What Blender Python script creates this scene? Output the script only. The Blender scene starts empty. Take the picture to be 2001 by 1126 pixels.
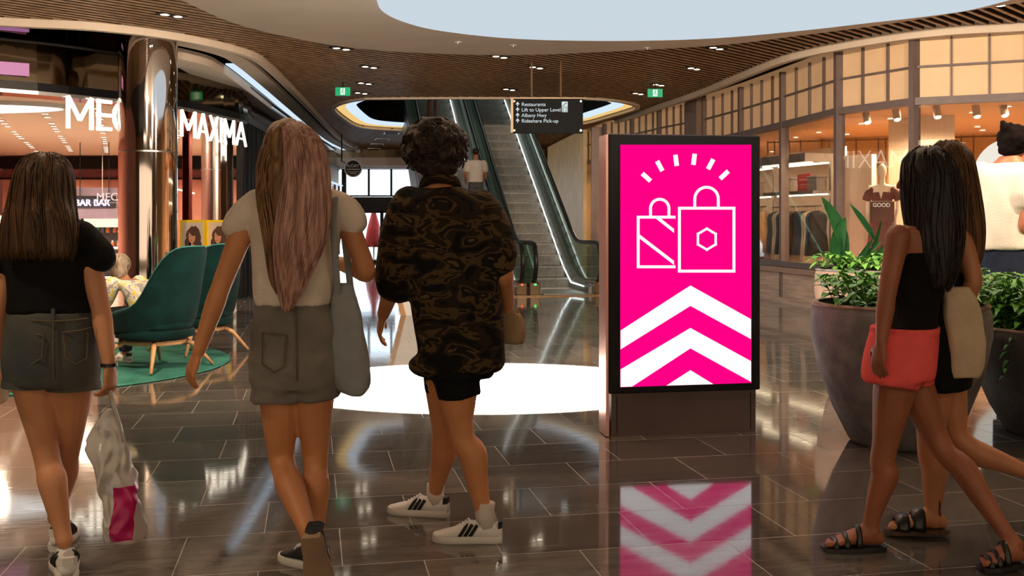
import bpy, math, random
from mathutils import Vector as V, Matrix, noise, geometry
random.seed(7)
SC = bpy.context.scene
COL = SC.collection
PI = math.pi
# ---------------------------------------------------------------- camera, world, exposure
F, CX, HY, EYE = 1945.0, 1000.5, 440.0, 1.30
cam_d = bpy.data.cameras.new('camera'); cam = bpy.data.objects.new('camera', cam_d); COL.objects.link(cam)
cam_d.sensor_width = 36; cam_d.lens = 36*F/2001; cam_d.shift_y = (HY-563)/2001
cam_d.clip_end = 200
cam.location = (0, 0, EYE); cam.rotation_euler = (PI/2, 0, 0)
SC.camera = cam
SC.view_settings.view_transform = 'Standard'; SC.view_settings.look = 'None'
SC.view_settings.gamma = 1; SC.view_settings.use_curve_mapping = False
SC.view_settings.exposure = 0.0
w = bpy.data.worlds.new('daylight'); SC.world = w; w.use_nodes = True
w.node_tree.nodes['Background'].inputs[0].default_value = (0.86, 0.93, 1.0, 1)
w.node_tree.nodes['Background'].inputs[1].default_value = 3.0
SC.cycles.max_bounces = 8; SC.cycles.diffuse_bounces = 3; SC.cycles.glossy_bounces = 5
SC.cycles.transparent_max_bounces = 12; SC.cycles.transmission_bounces = 4
SC.cycles.sample_clamp_indirect = 6.0
SC.cycles.caustics_reflective = False; SC.cycles.caustics_refractive = False

def at(x, y, D): return V(((x-CX)/F*D, D, EYE-(y-HY)/F*D))
def flo(x, y):
    D = EYE*F/(y-HY); return V(((x-CX)/F*D, D, 0))
def cei(x, y, z=3.9):
    D = (z-EYE)*F/(HY-y); return V(((x-CX)/F*D, D, z))
def hit(x, y, P, N):
    d = V(((x-CX)/F, 1, (HY-y)/F)); o = V((0, 0, EYE))
    return o+d*((P-o).dot(N)/d.dot(N))
GR = math.radians(11.3)
GA = V((math.cos(GR), math.sin(GR), 0)); GB = V((-math.sin(GR), math.cos(GR), 0))

def area(name, loc, sx, sy, power, col, rot=(0, 0, 0), spread=180):
    l = bpy.data.lights.new(name, 'AREA'); l.shape = 'RECTANGLE'; l.size = sx; l.size_y = sy
    l.energy = power; l.color = col; l.spread = math.radians(spread)
    o = bpy.data.objects.new(name, l); COL.objects.link(o); o.location = loc; o.rotation_euler = rot
    o.visible_camera = True
    return o
def spot(name, loc, power, col, deg=70, blend=.5, rot=(0, 0, 0), size=.04, scale=None):
    l = bpy.data.lights.new(name, 'SPOT'); l.energy = power; l.color = col
    l.spot_size = math.radians(deg); l.spot_blend = blend; l.shadow_soft_size = size
    o = bpy.data.objects.new(name, l); COL.objects.link(o); o.location = loc; o.rotation_euler = rot
    if scale: o.scale = scale
    return o
WARM = (1.0, .66, .38); WARM2 = (1.0, .78, .56); COOL = (.85, .93, 1.0)
# skylight in the soffit, added fill lights behind the camera, shop ceilings, sun pool on the floor
area('rear_ambient_fill', (-2.5, -3.0, 3.8), 3.0, 2.0, 60, WARM2)  # both rear ceiling areas are unseen, added for general ambient light
area('rear_ambient_fill', (4.5, -2.5, 3.8), 3.0, 2.0, 90, WARM2)
area('rear_fill_panel', (-.5, -5.9, 1.7), 18, 3.0, 200, WARM2, rot=(PI/2, 0, 0))  # unseen upright area light added to brighten ceilings and people's backs
for p in [(-10.5, 16.0), (-8.3, 16.0), (-6.6, 17.0), (-10.5, 19.5), (-8.3, 19.5), (-6.4, 20), (-10, 23), (-7.5, 23.5)]:
    spot('left_shop_lamp', (p[0], p[1], 3.12), 330, WARM2, deg=165, blend=.3, size=.16)
for p in [(6.0, 15.2), (7.6, 14.6), (9.3, 14.4), (6.4, 17.2), (8.6, 17), (10.5, 15.2), (5.6, 19.2), (5.4, 22), (4.6, 25), (3.6, 28)]:
    spot('right_shop_lamp', (p[0], p[1], 3.04), 420, WARM, deg=165, blend=.3, size=.16)
area('upper_level_fill', (-1.0, 27.0, 7.6), 3.0, 5.0, 60, (.8, .95, .9))  # unseen area light added above the void as dim ambient fill
spot('daylight_pool_lamp', (-.25, 8.1, 3.78), 80000, (.93, .97, 1), deg=36.9, blend=.03, scale=(1.33, 1, 1))
spot('ceiling_spot_lamp', (-4.9, 9.5, 3.8), 420, WARM, deg=90, blend=.8)
spot('ceiling_spot_lamp', (4.6, 6.2, 3.75), 300, WARM, deg=85, blend=.9)
spot('ceiling_spot_lamp', (2.8, 2.2, 3.75), 45, WARM2, deg=95, blend=.9)
spot('ceiling_spot_lamp', (-3.0, 2.4, 3.75), 260, WARM2, deg=95, blend=.9)

for x in (-2.6, 1.2, 5.0):
    spot('forward_fill_spot', (x, 5.2, 3.7), 1050, (1, .76, .54), deg=150, blend=.6, rot=(math.radians(86), 0, 0), size=.1)  # unseen spots added to brighten the far ceiling, trims and facades

# ---------------------------------------------------------------- materials
def mat(name, col, rough=.6, metal=0, spec=.5, var=.0, vscale=8, vstretch=(1, 1, 1), bump=0, bscale=60,
        emit=None, es=0, alpha=1, trans=0, col2=None, coat=0, sheen=0, ior=1.45):
    m = bpy.data.materials.new(name); m.use_nodes = True
    nt = m.node_tree; p = nt.nodes['Principled BSDF']
    p.inputs['Base Color'].default_value = (*col, 1); p.inputs['Roughness'].default_value = rough
    p.inputs['Metallic'].default_value = metal; p.inputs['Specular IOR Level'].default_value = spec
    p.inputs['Alpha'].default_value = alpha; p.inputs['Transmission Weight'].default_value = trans
    p.inputs['Coat Weight'].default_value = coat; p.inputs['Sheen Weight'].default_value = sheen
    p.inputs['IOR'].default_value = ior
    if emit: p.inputs['Emission Color'].default_value = (*emit, 1); p.inputs['Emission Strength'].default_value = es
    tc = nt.nodes.new('ShaderNodeTexCoord'); mp = nt.nodes.new('ShaderNodeMapping')
    nt.links.new(tc.outputs['Object'], mp.inputs[0]); mp.inputs['Scale'].default_value = vstretch
    if var or col2:
        n = nt.nodes.new('ShaderNodeTexNoise'); n.inputs['Scale'].default_value = vscale; n.inputs['Detail'].default_value = 5
        nt.links.new(mp.outputs[0], n.inputs['Vector'])
        r = nt.nodes.new('ShaderNodeValToRGB')
        c2 = col2 or tuple(c*(1+var) for c in col); c1 = col if col2 else tuple(c*(1-var) for c in col)
        r.color_ramp.elements[0].position = .35; r.color_ramp.elements[1].position = .65
        r.color_ramp.elements[0].color = (*c1, 1); r.color_ramp.elements[1].color = (*c2, 1)
        nt.links.new(n.outputs['Fac'], r.inputs[0]); nt.links.new(r.outputs[0], p.inputs['Base Color'])
    if bump:
        n2 = nt.nodes.new('ShaderNodeTexNoise'); n2.inputs['Scale'].default_value = bscale; n2.inputs['Detail'].default_value = 4
        nt.links.new(mp.outputs[0], n2.inputs['Vector'])
        b = nt.nodes.new('ShaderNodeBump'); b.inputs['Strength'].default_value = bump; b.inputs['Distance'].default_value = .01
        nt.links.new(n2.outputs['Fac'], b.inputs['Height']); nt.links.new(b.outputs[0], p.inputs['Normal'])
    return m
def glow(name, col, s):
    m = bpy.data.materials.new(name); m.use_nodes = True; nt = m.node_tree
    nt.nodes.remove(nt.nodes['Principled BSDF']); e = nt.nodes.new('ShaderNodeEmission')
    e.inputs[0].default_value = (*col, 1); e.inputs[1].default_value = s
    nt.links.new(e.outputs[0], nt.nodes['Material Output'].inputs[0]); return m
def glassy(name, tint=(1, 1, 1), refl=1.0, ior=1.45, rough=.01, base=.0):
    m = bpy.data.materials.new(name); m.use_nodes = True; nt = m.node_tree
    nt.nodes.remove(nt.nodes['Principled BSDF'])
    t = nt.nodes.new('ShaderNodeBsdfTransparent'); t.inputs[0].default_value = (*tint, 1)
    g = nt.nodes.new('ShaderNodeBsdfGlossy'); g.inputs['Roughness'].default_value = rough
    lw = nt.nodes.new('ShaderNodeLayerWeight'); lw.inputs[0].default_value = .5
    pw = nt.nodes.new('ShaderNodeMath'); pw.operation = 'POWER'; pw.inputs[1].default_value = 5; nt.links.new(lw.outputs['Facing'], pw.inputs[0])
    fr = nt.nodes.new('ShaderNodeMath'); fr.operation = 'MULTIPLY_ADD'; fr.inputs[1].default_value = .94; fr.inputs[2].default_value = .05; nt.links.new(pw.outputs[0], fr.inputs[0])
    ma = nt.nodes.new('ShaderNodeMath'); ma.operation = 'MULTIPLY_ADD'; ma.inputs[1].default_value = refl; ma.inputs[2].default_value = base; ma.use_clamp = True
    mx = nt.nodes.new('ShaderNodeMixShader')
    nt.links.new(fr.outputs[0], ma.inputs[0]); nt.links.new(ma.outputs[0], mx.inputs[0])
    nt.links.new(t.outputs[0], mx.inputs[1]); nt.links.new(g.outputs[0], mx.inputs[2])
    nt.links.new(mx.outputs[0], nt.nodes['Material Output'].inputs[0]); return m

def floor_mat():
    m = bpy.data.materials.new('polished_stone_tiles'); m.use_nodes = True; nt = m.node_tree; p = nt.nodes['Principled BSDF']
    L = nt.links.new; N = nt.nodes.new
    tc = N('ShaderNodeTexCoord'); r1 = N('ShaderNodeMapping'); r1.inputs['Rotation'].default_value = (0, 0, -GR)
    r2 = N('ShaderNodeMapping'); r2.inputs['Location'].default_value = (-.11+6.23*4, -3.3725+.4765*40, 0)
    L(tc.outputs['Object'], r1.inputs[0]); L(r1.outputs[0], r2.inputs[0])
    b = N('ShaderNodeTexBrick'); b.offset = .5; b.squash = 1
    b.inputs['Scale'].default_value = 1; b.inputs['Brick Width'].default_value = .623; b.inputs['Row Height'].default_value = .4765
    b.inputs['Mortar Size'].default_value = .0022; b.inputs['Mortar Smooth'].default_value = 0; b.inputs['Bias'].default_value = 0
    b.inputs['Color1'].default_value = (.085, .074, .062, 1); b.inputs['Color2'].default_value = (.145, .125, .104, 1)
    b.inputs['Mortar'].default_value = (.32, .28, .23, 1)
    L(r2.outputs[0], b.inputs['Vector'])
    n = N('ShaderNodeTexNoise'); n.inputs['Scale'].default_value = 3.0; n.inputs['Detail'].default_value = 9; n.inputs['Roughness'].default_value = .72
    mp = N('ShaderNodeMapping'); mp.inputs['Scale'].default_value = (.6, 4.0, 1); L(r1.outputs[0], mp.inputs[0]); L(mp.outputs[0], n.inputs['Vector'])
    mr = N('ShaderNodeMapRange'); mr.inputs[1].default_value = .3; mr.inputs[2].default_value = .7; mr.inputs[3].default_value = .6; mr.inputs[4].default_value = 1.45
    L(n.outputs['Fac'], mr.inputs[0])
    mx = N('ShaderNodeMix'); mx.data_type = 'RGBA'; mx.blend_type = 'MULTIPLY'; mx.inputs[0].default_value = 1
    L(b.outputs['Color'], mx.inputs[6]); L(mr.outputs[0], mx.inputs[7]); L(mx.outputs[2], p.inputs['Base Color'])
    n3 = N('ShaderNodeTexNoise'); n3.inputs['Scale'].default_value = 14; n3.inputs['Detail'].default_value = 6; L(mp.outputs[0], n3.inputs['Vector'])
    rr = N('ShaderNodeMapRange'); rr.inputs[1].default_value = .3; rr.inputs[2].default_value = .7; rr.inputs[3].default_value = .035; rr.inputs[4].default_value = .10
    L(n3.outputs['Fac'], rr.inputs[0])
    ad = N('ShaderNodeMath'); ad.operation = 'MULTIPLY_ADD'; ad.inputs[1].default_value = .4; L(b.outputs['Fac'], ad.inputs[0]); L(rr.outputs[0], ad.inputs[2])
    L(ad.outputs[0], p.inputs['Roughness'])
    p.inputs['IOR'].default_value = 1.75
    n4 = N('ShaderNodeTexNoise'); n4.inputs['Scale'].default_value = 1.1; n4.inputs['Detail'].default_value = 1; L(r1.outputs[0], n4.inputs['Vector'])
    bp = N('ShaderNodeBump'); bp.inputs['Strength'].default_value = .12; bp.inputs['Distance'].default_value = .01
    L(n4.outputs['Fac'], bp.inputs['Height'])
    bp2 = N('ShaderNodeBump'); bp2.inputs['Strength'].default_value = .25; bp2.inputs['Distance'].default_value = .001; bp2.invert = True
    L(b.outputs['Fac'], bp2.inputs['Height']); L(bp.outputs[0], bp2.inputs['Normal']); L(bp2.outputs[0], p.inputs['Normal'])
    return m
def camo_mat(name, cols, scale, stretch=(1, 1, 1)):
    m = bpy.data.materials.new(name); m.use_nodes = True; nt = m.node_tree; p = nt.nodes['Principled BSDF']
    p.inputs['Roughness'].default_value = .85; p.inputs['Specular IOR Level'].default_value = .1
    tc = nt.nodes.new('ShaderNodeTexCoord'); mp = nt.nodes.new('ShaderNodeMapping'); mp.inputs['Scale'].default_value = stretch
    n = nt.nodes.new('ShaderNodeTexNoise'); n.inputs['Scale'].default_value = scale; n.inputs['Detail'].default_value = 2.5
    n.inputs['Distortion'].default_value = .8
    r = nt.nodes.new('ShaderNodeValToRGB'); r.color_ramp.interpolation = 'CONSTANT'
    el = r.color_ramp.elements
    while len(el) < len(cols): el.new(.5)
    for i, (pos, c) in enumerate(cols): el[i].position = pos; el[i].color = (*c, 1)
    nt.links.new(tc.outputs['Object'], mp.inputs[0]); nt.links.new(mp.outputs[0], n.inputs['Vector'])
    nt.links.new(n.outputs['Fac'], r.inputs[0]); nt.links.new(r.outputs[0], p.inputs['Base Color']); return m

M = {}
M['plaster'] = mat('warm_plaster', (.72, .62, .52), .8, var=.03, vscale=2)
M['trim'] = mat('painted_trim', (.80, .68, .56), .55, var=.03, vscale=3)
M['skylight'] = glow('skylight_diffuser', (.72, .83, .92), .82)
M['slatside'] = mat('slat_side_shade', (.03, .02, .014), .7, var=.1)  # black sides put the shade between the slats into the colour
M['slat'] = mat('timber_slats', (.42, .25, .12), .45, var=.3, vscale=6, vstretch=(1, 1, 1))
M['black'] = mat('matt_black', (.012, .011, .011), .7, var=.2)
M['blackgloss'] = mat('gloss_black', (.006, .006, .008), .3, spec=.25, var=.1)
M['dark'] = mat('dark_void_wall', (.02, .016, .013), .6, var=.3, vscale=3)
M['signblack'] = mat('sign_black', (.004, .005, .006), .4, spec=.08, var=.1)
M['bronze'] = mat('bronze_mirror_panel', (.26, .20, .13), .07, metal=1, var=.08, vscale=.7, bump=.25, bscale=.9)
M['mirror'] = mat('mirror_steel', (.80, .72, .68), .05, metal=1, var=.04, vscale=1, bump=.06, bscale=1.2)
M['steel'] = mat('brushed_steel', (.45, .44, .42), .3, metal=1, var=.1, vscale=30, vstretch=(1, 1, 8))
M['stepmetal'] = mat('grey_step_metal', (.42, .41, .39), .5, metal=.3, var=.15, vscale=20)
M['darksteel'] = mat('dark_step_metal', (.30, .30, .28), .45, metal=.5, var=.15, vscale=20)
M['mull'] = mat('taupe_window_frame', (.17, .125, .115), .45, var=.08)
M['panel'] = mat('frosted_cream_panel', (.76, .53, .32), .5, var=.05, vscale=3, emit=(1, .55, .25), es=.17)
M['cream'] = mat('cream_shop_wall', (.78, .66, .52), .6, var=.04, vscale=5, vstretch=(8, 8, .3))
M['orange'] = mat('amber_shop_wall', (.55, .33, .15), .6, var=.1, vscale=3)
M['pink'] = mat('salmon_wall', (.64, .27, .20), .5, var=.08, vscale=2)
M['stone'] = mat('banded_stone_plinth', (.60, .46, .37), .4, var=.25, vscale=2.5, vstretch=(.6, .6, 9))
M['glass'] = glassy('shop_glass', (.97, .96, .94), 1.0, 1.5, base=.03)
M['greenglass'] = glassy('green_balustrade_glass', (.58, .70, .60), .8, 1.45, base=.03)
M['clear'] = glassy('door_glass', (.9, .96, 1), 1.0, 1.45)
M['white'] = mat('white_paint', (.8, .78, .75), .5, var=.02)
M['lamp'] = glow('lamp_disc', (1, .86, .66), 14)
M['lampwarm'] = glow('shop_lamp_disc', (1, .82, .6), 6)
M['letters'] = glow('lit_letters', (1, .90, .72), 3.4)
M['cove'] = glow('cool_cove_strip', (.68, .84, 1), 1.0)
M['covewarm'] = glow('warm_cove_strip', (1, .66, .24), .9)
M['covewhite'] = glow('white_cove_strip', (1, .82, .56), 9)
M['skirt'] = glow('escalator_skirt_light', (.9, 1, .97), 2.2)
M['teal'] = mat('teal_velvet', (.0012, .012, .0105), .9, var=.3, vscale=7, sheen=.04, spec=.08)
M['wood'] = mat('oak_wood', (.5, .27, .12), .4, var=.15, vscale=12, vstretch=(1, 1, .3))
M['rug'] = mat('teal_rug', (.035, .155, .12), .95, spec=.1, var=.2, vscale=5, bump=.4, bscale=300)
M['concrete'] = mat('cast_concrete', (.15, .135, .13), .75, var=.28, vscale=9, bump=.25, bscale=80)
M['terracotta'] = mat('clay_rim', (.26, .17, .12), .7, var=.2, vscale=14, bump=.2, bscale=80)
M['claypot'] = mat('clay_pot', (.30, .20, .15), .75, var=.15, vscale=9, bump=.2, bscale=60)
M['darkpot'] = mat('dark_concrete', (.05, .042, .038), .8, var=.25, vscale=8, bump=.3, bscale=60)
M['soil'] = mat('potting_soil', (.03, .02, .013), .95, var=.3, vscale=30)
M['leaf'] = mat('ivy_leaf', (.09, .25, .04), .35, col2=(.2, .45, .07), vscale=9)
M['leafdark'] = mat('broad_leaf', (.005, .035, .012), .28, col2=(.015, .075, .022), vscale=5)
M['leafbush'] = mat('shrub_leaf', (.06, .24, .03), .3, col2=(.2, .46, .07), vscale=11)
M['rubber'] = mat('black_rubber', (.01, .01, .01), .35, var=.1)
M['red'] = mat('red_card', (.42, .02, .03), .5, var=.1)
M['yellow'] = mat('yellow_frame', (.85, .58, .01), .5, var=.03)
M['tanwall'] = mat('tan_panel', (.5, .36, .2), .5, var=.08, vscale=2)
M['purple'] = mat('violet_panel', (.45, .18, .42), .4, emit=(.62, .24, .55), es=.38, var=.06, vscale=1.5)
M['chrome'] = mat('chrome', (.7, .68, .65), .12, metal=1, var=.03)
M['rose'] = mat('rose_metal_edge', (.75, .42, .36), .25, metal=.8, var=.04)

# ---------------------------------------------------------------- mesh builder
class MB:
    def __init__(s): s.v = []; s.f = []; s.m = []
    def add(s, vs, fs, mi=0):
        b = len(s.v); s.v += [V(x) for x in vs]
        s.f += [tuple(b+i for i in f) for f in fs]; s.m += [mi]*len(fs); return s
    def join(s, o, mi=None):
        b = len(s.v); s.v += o.v; s.f += [tuple(b+i for i in f) for f in o.f]
        s.m += o.m if mi is None else [mi]*len(o.f); return s
    def box(s, c, d, rz=0, mi=0, bev=0, mtx=None):
        x, y, z = d[0]/2, d[1]/2, d[2]/2
        R = mtx or Matrix.Rotation(rz, 3, 'Z'); c = V(c)
        if bev <= 0:
            vs = [c+R@V((i*x, j*y, k*z)) for i in (-1, 1) for j in (-1, 1) for k in (-1, 1)]
            return s.add(vs, [(0, 1, 3, 2), (4, 6, 7, 5), (0, 4, 5, 1), (2, 3, 7, 6), (0, 2, 6, 4), (1, 5, 7, 3)], mi)
        rings = []
        for zz, ins in ((-z, bev), (-z+bev, 0), (z-bev, 0), (z, bev)):
            a, b2 = x-ins, y-ins
            q = bev*.7
            pts = [(-a, -b2+q), (-a+q, -b2), (a-q, -b2), (a, -b2+q), (a, b2-q), (a-q, b2), (-a+q, b2), (-a, b2-q)]
            rings.append([c+R@V((p[0], p[1], zz)) for p in pts])
        return s.loft(rings, mi)
    def loft(s, rings, mi=0, caps=True, closed=False):
        n = len(rings[0]); vs = [p for r in rings for p in r]; fs = []
        k = len(rings)
        for i in range(k if closed else k-1):
            for j in range(n):
                a = i*n+j; b = i*n+(j+1) % n; i2 = (i+1) % k
                fs.append((a, b, i2*n+(j+1) % n, i2*n+j))
        if caps and not closed:
            fs.append(tuple(range(n-1, -1, -1))); fs.append(tuple((k-1)*n+j for j in range(n)))
        return s.add(vs, fs, mi)
    def tube(s, pts, r, n=8, mi=0, caps=True, flat=1, up=None, rnd=False):
        pts = [V(p) for p in pts]; rr = list(r) if hasattr(r, '__len__') else [r]*len(pts)
        if rnd:
            d0 = (pts[0]-pts[1]).normalized(); d1 = (pts[-1]-pts[-2]).normalized()
            r0, r1 = rr[0], rr[-1]
            pts = [pts[0]+d0*r0*.93, pts[0]+d0*r0*.7]+pts+[pts[-1]+d1*r1*.7, pts[-1]+d1*r1*.93]
            rr = [r0*.35, r0*.72]+rr+[r1*.72, r1*.35]
        rings = []; prev = None
        for i, p in enumerate(pts):
            t = (pts[min(i+1, len(pts)-1)]-pts[max(i-1, 0)])
            t = t.normalized() if t.length > 1e-9 else V((0, 0, 1))
            if prev is None:
                u = V(up) if up is not None else (V((0, 0, 1)) if abs(t.z) < .9 else V((1, 0, 0)))
            else: u = prev
            u = (u-t*u.dot(t)); u = u.normalized() if u.length > 1e-6 else t.orthogonal().normalized(); prev = u
            v = t.cross(u)
            rings.append([p+(u*math.cos(2*PI*k/n)*flat+v*math.sin(2*PI*k/n))*rr[i] for k in range(n)])
        return s.loft(rings, mi, caps)
    def lathe(s, prof, c=(0, 0, 0), n=32, mi=0, caps=False, sx=1):
        c = V(c)
        return s.loft([[c+V((r*math.cos(2*PI*k/n)*sx, r*math.sin(2*PI*k/n), z)) for k in range(n)] for r, z in prof], mi, caps)
    def ell(s, c, r, n=16, m=10, mi=0, mtx=None):
        c = V(c); R = mtx or Matrix.Identity(3); rings = []
        for i in range(1, m):
            a = PI*i/m
            rings.append([c+R@V((r[0]*math.sin(a)*math.cos(2*PI*k/n), r[1]*math.sin(a)*math.sin(2*PI*k/n), -r[2]*math.cos(a))) for k in range(n)])
        return s.loft(rings, mi)
    def prism(s, poly, o, ux, uy, depth, mi=0):
        """polygon (list of 2D) in plane o + x*ux + y*uy, extruded by vector depth"""
        o, ux, uy, depth = V(o), V(ux), V(uy), V(depth)
        a = [o+ux*p[0]+uy*p[1] for p in poly]; n = len(a)
        tris = geometry.tessellate_polygon([[V((p[0], p[1], 0)) for p in poly]])
        vs = a+[p+depth for p in a]
        fs = [tuple(t) for t in tris]+[tuple(n+i for i in reversed(t)) for t in tris]+[(j, (j+1) % n, n+(j+1) % n, n+j) for j in range(n)]
        return s.add(vs, fs, mi)
    def shift(s, fn): s.v = [fn(p) for p in s.v]; return s

ROOTM = {}
def tagit(o, label=None, cat=None, group=None, kind=None):
    if label: o['label'] = label
    if cat: o['category'] = cat
    if group: o['group'] = group
    if kind: o['kind'] = kind
    return o
def root(name, label, cat, loc, rz=0, group=None, kind=None):
    o = bpy.data.objects.new(name, None); COL.objects.link(o); o.location = loc; o.rotation_euler = (0, 0, rz)
    o.empty_display_size = .1
    ROOTM[o.name] = Matrix.Translation(V(loc)) @ Matrix.Rotation(rz, 4, 'Z')
    return tagit(o, label, cat, group, kind)
def build(name, mb, mats, parent=None, smooth=False, local=False, origin=None, label=None, cat=None, group=None, kind=None, fix=True):
    """parent given: part (coordinates world unless local). parent None: top-level mesh, origin moved to `origin`."""
    if not isinstance(mats, (list, tuple)): mats = [mats]
    me = bpy.data.meshes.new(name)
    if parent is not None:
        Mx = ROOTM[parent.name]
        vs = mb.v if local else [Mx.inverted() @ p for p in mb.v]
    else:
        if origin is None and mb.v:
            xs = [p.x for p in mb.v]; ys = [p.y for p in mb.v]
            origin = V(((min(xs)+max(xs))/2, (min(ys)+max(ys))/2, min(p.z for p in mb.v)))
        origin = V(origin); vs = [p-origin for p in mb.v]; Mx = Matrix.Translation(origin)
    me.from_pydata([tuple(p) for p in vs], [], mb.f)
    for m in mats: me.materials.append(M[m] if isinstance(m, str) else m)
    if max(mb.m, default=0) > 0: me.polygons.foreach_set('material_index', mb.m)
    if fix:
        import bmesh
        bm = bmesh.new(); bm.from_mesh(me); bmesh.ops.recalc_face_normals(bm, faces=bm.faces); bm.to_mesh(me); bm.free()
    if smooth:
        if smooth is True: me.shade_smooth()
        else: me.shade_smooth(); me.set_sharp_from_angle(angle=smooth)
    me.update()
    o = bpy.data.objects.new(name, me); COL.objects.link(o)
    if parent is not None: o.parent = parent
    else: o.location = origin
    ROOTM[o.name] = Mx
    return tagit(o, label, cat, group, kind)
def text(name, s, size, M4, parent, mt, ext=.003, align='LEFT'):
    c = bpy.data.curves.new(name, 'FONT'); c.body = s; c.size = size; c.extrude = ext; c.align_x = align
    c.materials.append(M[mt] if isinstance(mt, str) else mt)
    t = bpy.data.objects.new('tmp', c); COL.objects.link(t)
    ev = t.evaluated_get(bpy.context.evaluated_depsgraph_get()); me = bpy.data.meshes.new_from_object(ev)
    bpy.data.objects.remove(t); bpy.data.curves.remove(c)
    o = bpy.data.objects.new(name, me); COL.objects.link(o); o.parent = parent
    o.matrix_local = ROOTM[parent.name].inverted() @ M4
    return o
def frame4(o, ux, uy):
    ux = V(ux).normalized(); uy = V(uy).normalized(); uz = ux.cross(uy)
    m = Matrix((ux, uy, uz)).transposed().to_4x4(); m.translation = V(o); return m
def copy_tree(o, loc=None, rz=None, **kw):
    c = o.copy(); COL.objects.link(c)
    if loc is not None: c.location = loc
    if rz is not None: c.rotation_euler = (0, 0, rz)
    for k, v in kw.items(): c[k] = v
    for ch in list(o.children):
        d = ch.copy(); COL.objects.link(d); d.parent = c
        for g in list(ch.children):
            e = g.copy(); COL.objects.link(e); e.parent = d
    return c
def crspline(pts, per=5):
    pts = [V(p) for p in pts]; out = []
    for i in range(len(pts)-1):
        p0 = pts[max(i-1, 0)]; p1 = pts[i]; p2 = pts[i+1]; p3 = pts[min(i+2, len(pts)-1)]
        for k in range(per):
            t = k/per
            out.append(.5*((2*p1)+(p2-p0)*t+(2*p0-5*p1+4*p2-p3)*t*t+(3*p1-p0-3*p2+p3)*t**3))
    out.append(pts[-1]); return out
def crs(vals, per=5):
    return [v.x for v in crspline([V((a, 0, 0)) for a in vals], per)]
# ================================================================ THE SETTING
def flat(poly, z, holes=()):
    loops = [[V((p[0], p[1], 0)) for p in poly]]+[[V((p[0], p[1], 0)) for p in h] for h in holes]
    tris = geometry.tessellate_polygon(loops); pts = [V((p.x, p.y, z)) for l in loops for p in l]
    return MB().add(pts, [tuple(t) for t in tris])
def band(curve, z0, z1, th=0.0, off=0.0):
    """vertical band along an open plan curve; th = thickness towards left normal"""
    mb = MB(); pts = [V((p[0], p[1], 0)) for p in curve]; n = len(pts)
    def nrm(i):
        t = (pts[min(i+1, n-1)]-pts[max(i-1, 0)]).normalized(); return V((-t.y, t.x, 0))
    rings = []
    for i in range(n):
        a = pts[i]+nrm(i)*off; b = pts[i]+nrm(i)*(off+th)
        rings.append([V((a.x, a.y, z0)), V((b.x, b.y, z0)), V((b.x, b.y, z1)), V((a.x, a.y, z1))])
    return mb.loft(rings)
def offc(curve, off):
    pts = [V((p[0], p[1], 0)) for p in curve]; n = len(pts); out = []
    for i in range(n):
        t = (pts[min(i+1, n-1)]-pts[max(i-1, 0)]).normalized(); out.append(pts[i]+V((-t.y, t.x, 0))*off)
    return out
def scan(polys, ang, spacing, phase=0.0):
    """clip parallel lines (direction ang) against even-odd set of polygons -> segments"""
    d = V((math.cos(ang), math.sin(ang))); nn = V((-d.y, d.x)); segs = []
    allp = [V((p[0], p[1])) for q in polys for p in q]
    lo = min(p.dot(nn) for p in allp); hi = max(p.dot(nn) for p in allp)
    k = math.ceil(lo/spacing)
    while k*spacing+phase < hi:
        c = k*spacing+phase; xs = []
        for q in polys:
            for i in range(len(q)):
                a = V((q[i][0], q[i][1])); b = V((q[(i+1) % len(q)][0], q[(i+1) % len(q)][1]))
                ca, cb = a.dot(nn)-c, b.dot(nn)-c
                if (ca < 0) != (cb < 0):
                    p = a+(b-a)*(ca/(ca-cb)); xs.append(p.dot(d))
        xs.sort()
        for j in range(0, len(xs)-1, 2):
            if xs[j+1]-xs[j] > .05: segs.append((d*xs[j]+nn*c, d*xs[j+1]+nn*c))
        k += 1
    return segs, d, nn

# floor and outer shell
build('floor', MB().box((-.5, 14, -.1), (34, 48, .2)), floor_mat(), kind='structure', origin=(0, 0, 0))
build('wall_left', MB().box((-14.1, 14, 4), (.2, 48, 8)), 'pink', kind='structure')
build('wall_right', MB().box((13.1, 14, 4), (.2, 48, 8)), 'orange', kind='structure')
build('wall_back', MB().box((-.5, -6.1, 4), (27, .2, 8)), 'tanwall', kind='structure')
build('ceiling_roof', MB().box((-.5, 14, 8.1), (27.4, 41, .2)), 'dark', kind='structure')

# ceiling edge curves (plan), from far to near
Lp = [cei(*p) for p in [(712, 296), (662, 268), (600, 206), (555, 160), (515, 122), (480, 100), (400, 78), (300, 60), (200, 48), (130, 43), (0, 37)]]
Lc = [V((-5.2, 34, 3.9))]+[p for p in Lp if p.y < 33]+[V((-9.5, 11.6, 3.9)), V((-13.9, 10.4, 3.9))]
Lc = crspline(Lc, 4)
Rp = [cei(*p) for p in [(1183, 243), (1235, 226), (1300, 203), (1378, 176), (1450, 146), (1535, 112), (1600, 95), (1640, 87), (1700, 76), (1787, 63), (1880, 54), (2001, 48)]]
Rc = [V((1.2, 34, 3.9)), V((1.9, 28, 3.9))]+Rp+[V((9, 12.1, 3.9)), V((12.9, 12.0, 3.9))]
Rc = crspline(Rc, 4)
ceilpoly = [(p.x, p.y) for p in Lc]+[(-13.9, -6), (12.9, -6)]+[(p.x, p.y) for p in reversed(Rc)]
sofpx = [(350, -2), (450, 43), (560, 72), (700, 95), (850, 105), (1000, 108), (1150, 103), (1400, 89), (1560, 70), (1750, 45), (1990, 6)]
sof = [cei(*p, z=3.88) for p in sofpx]
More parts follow.
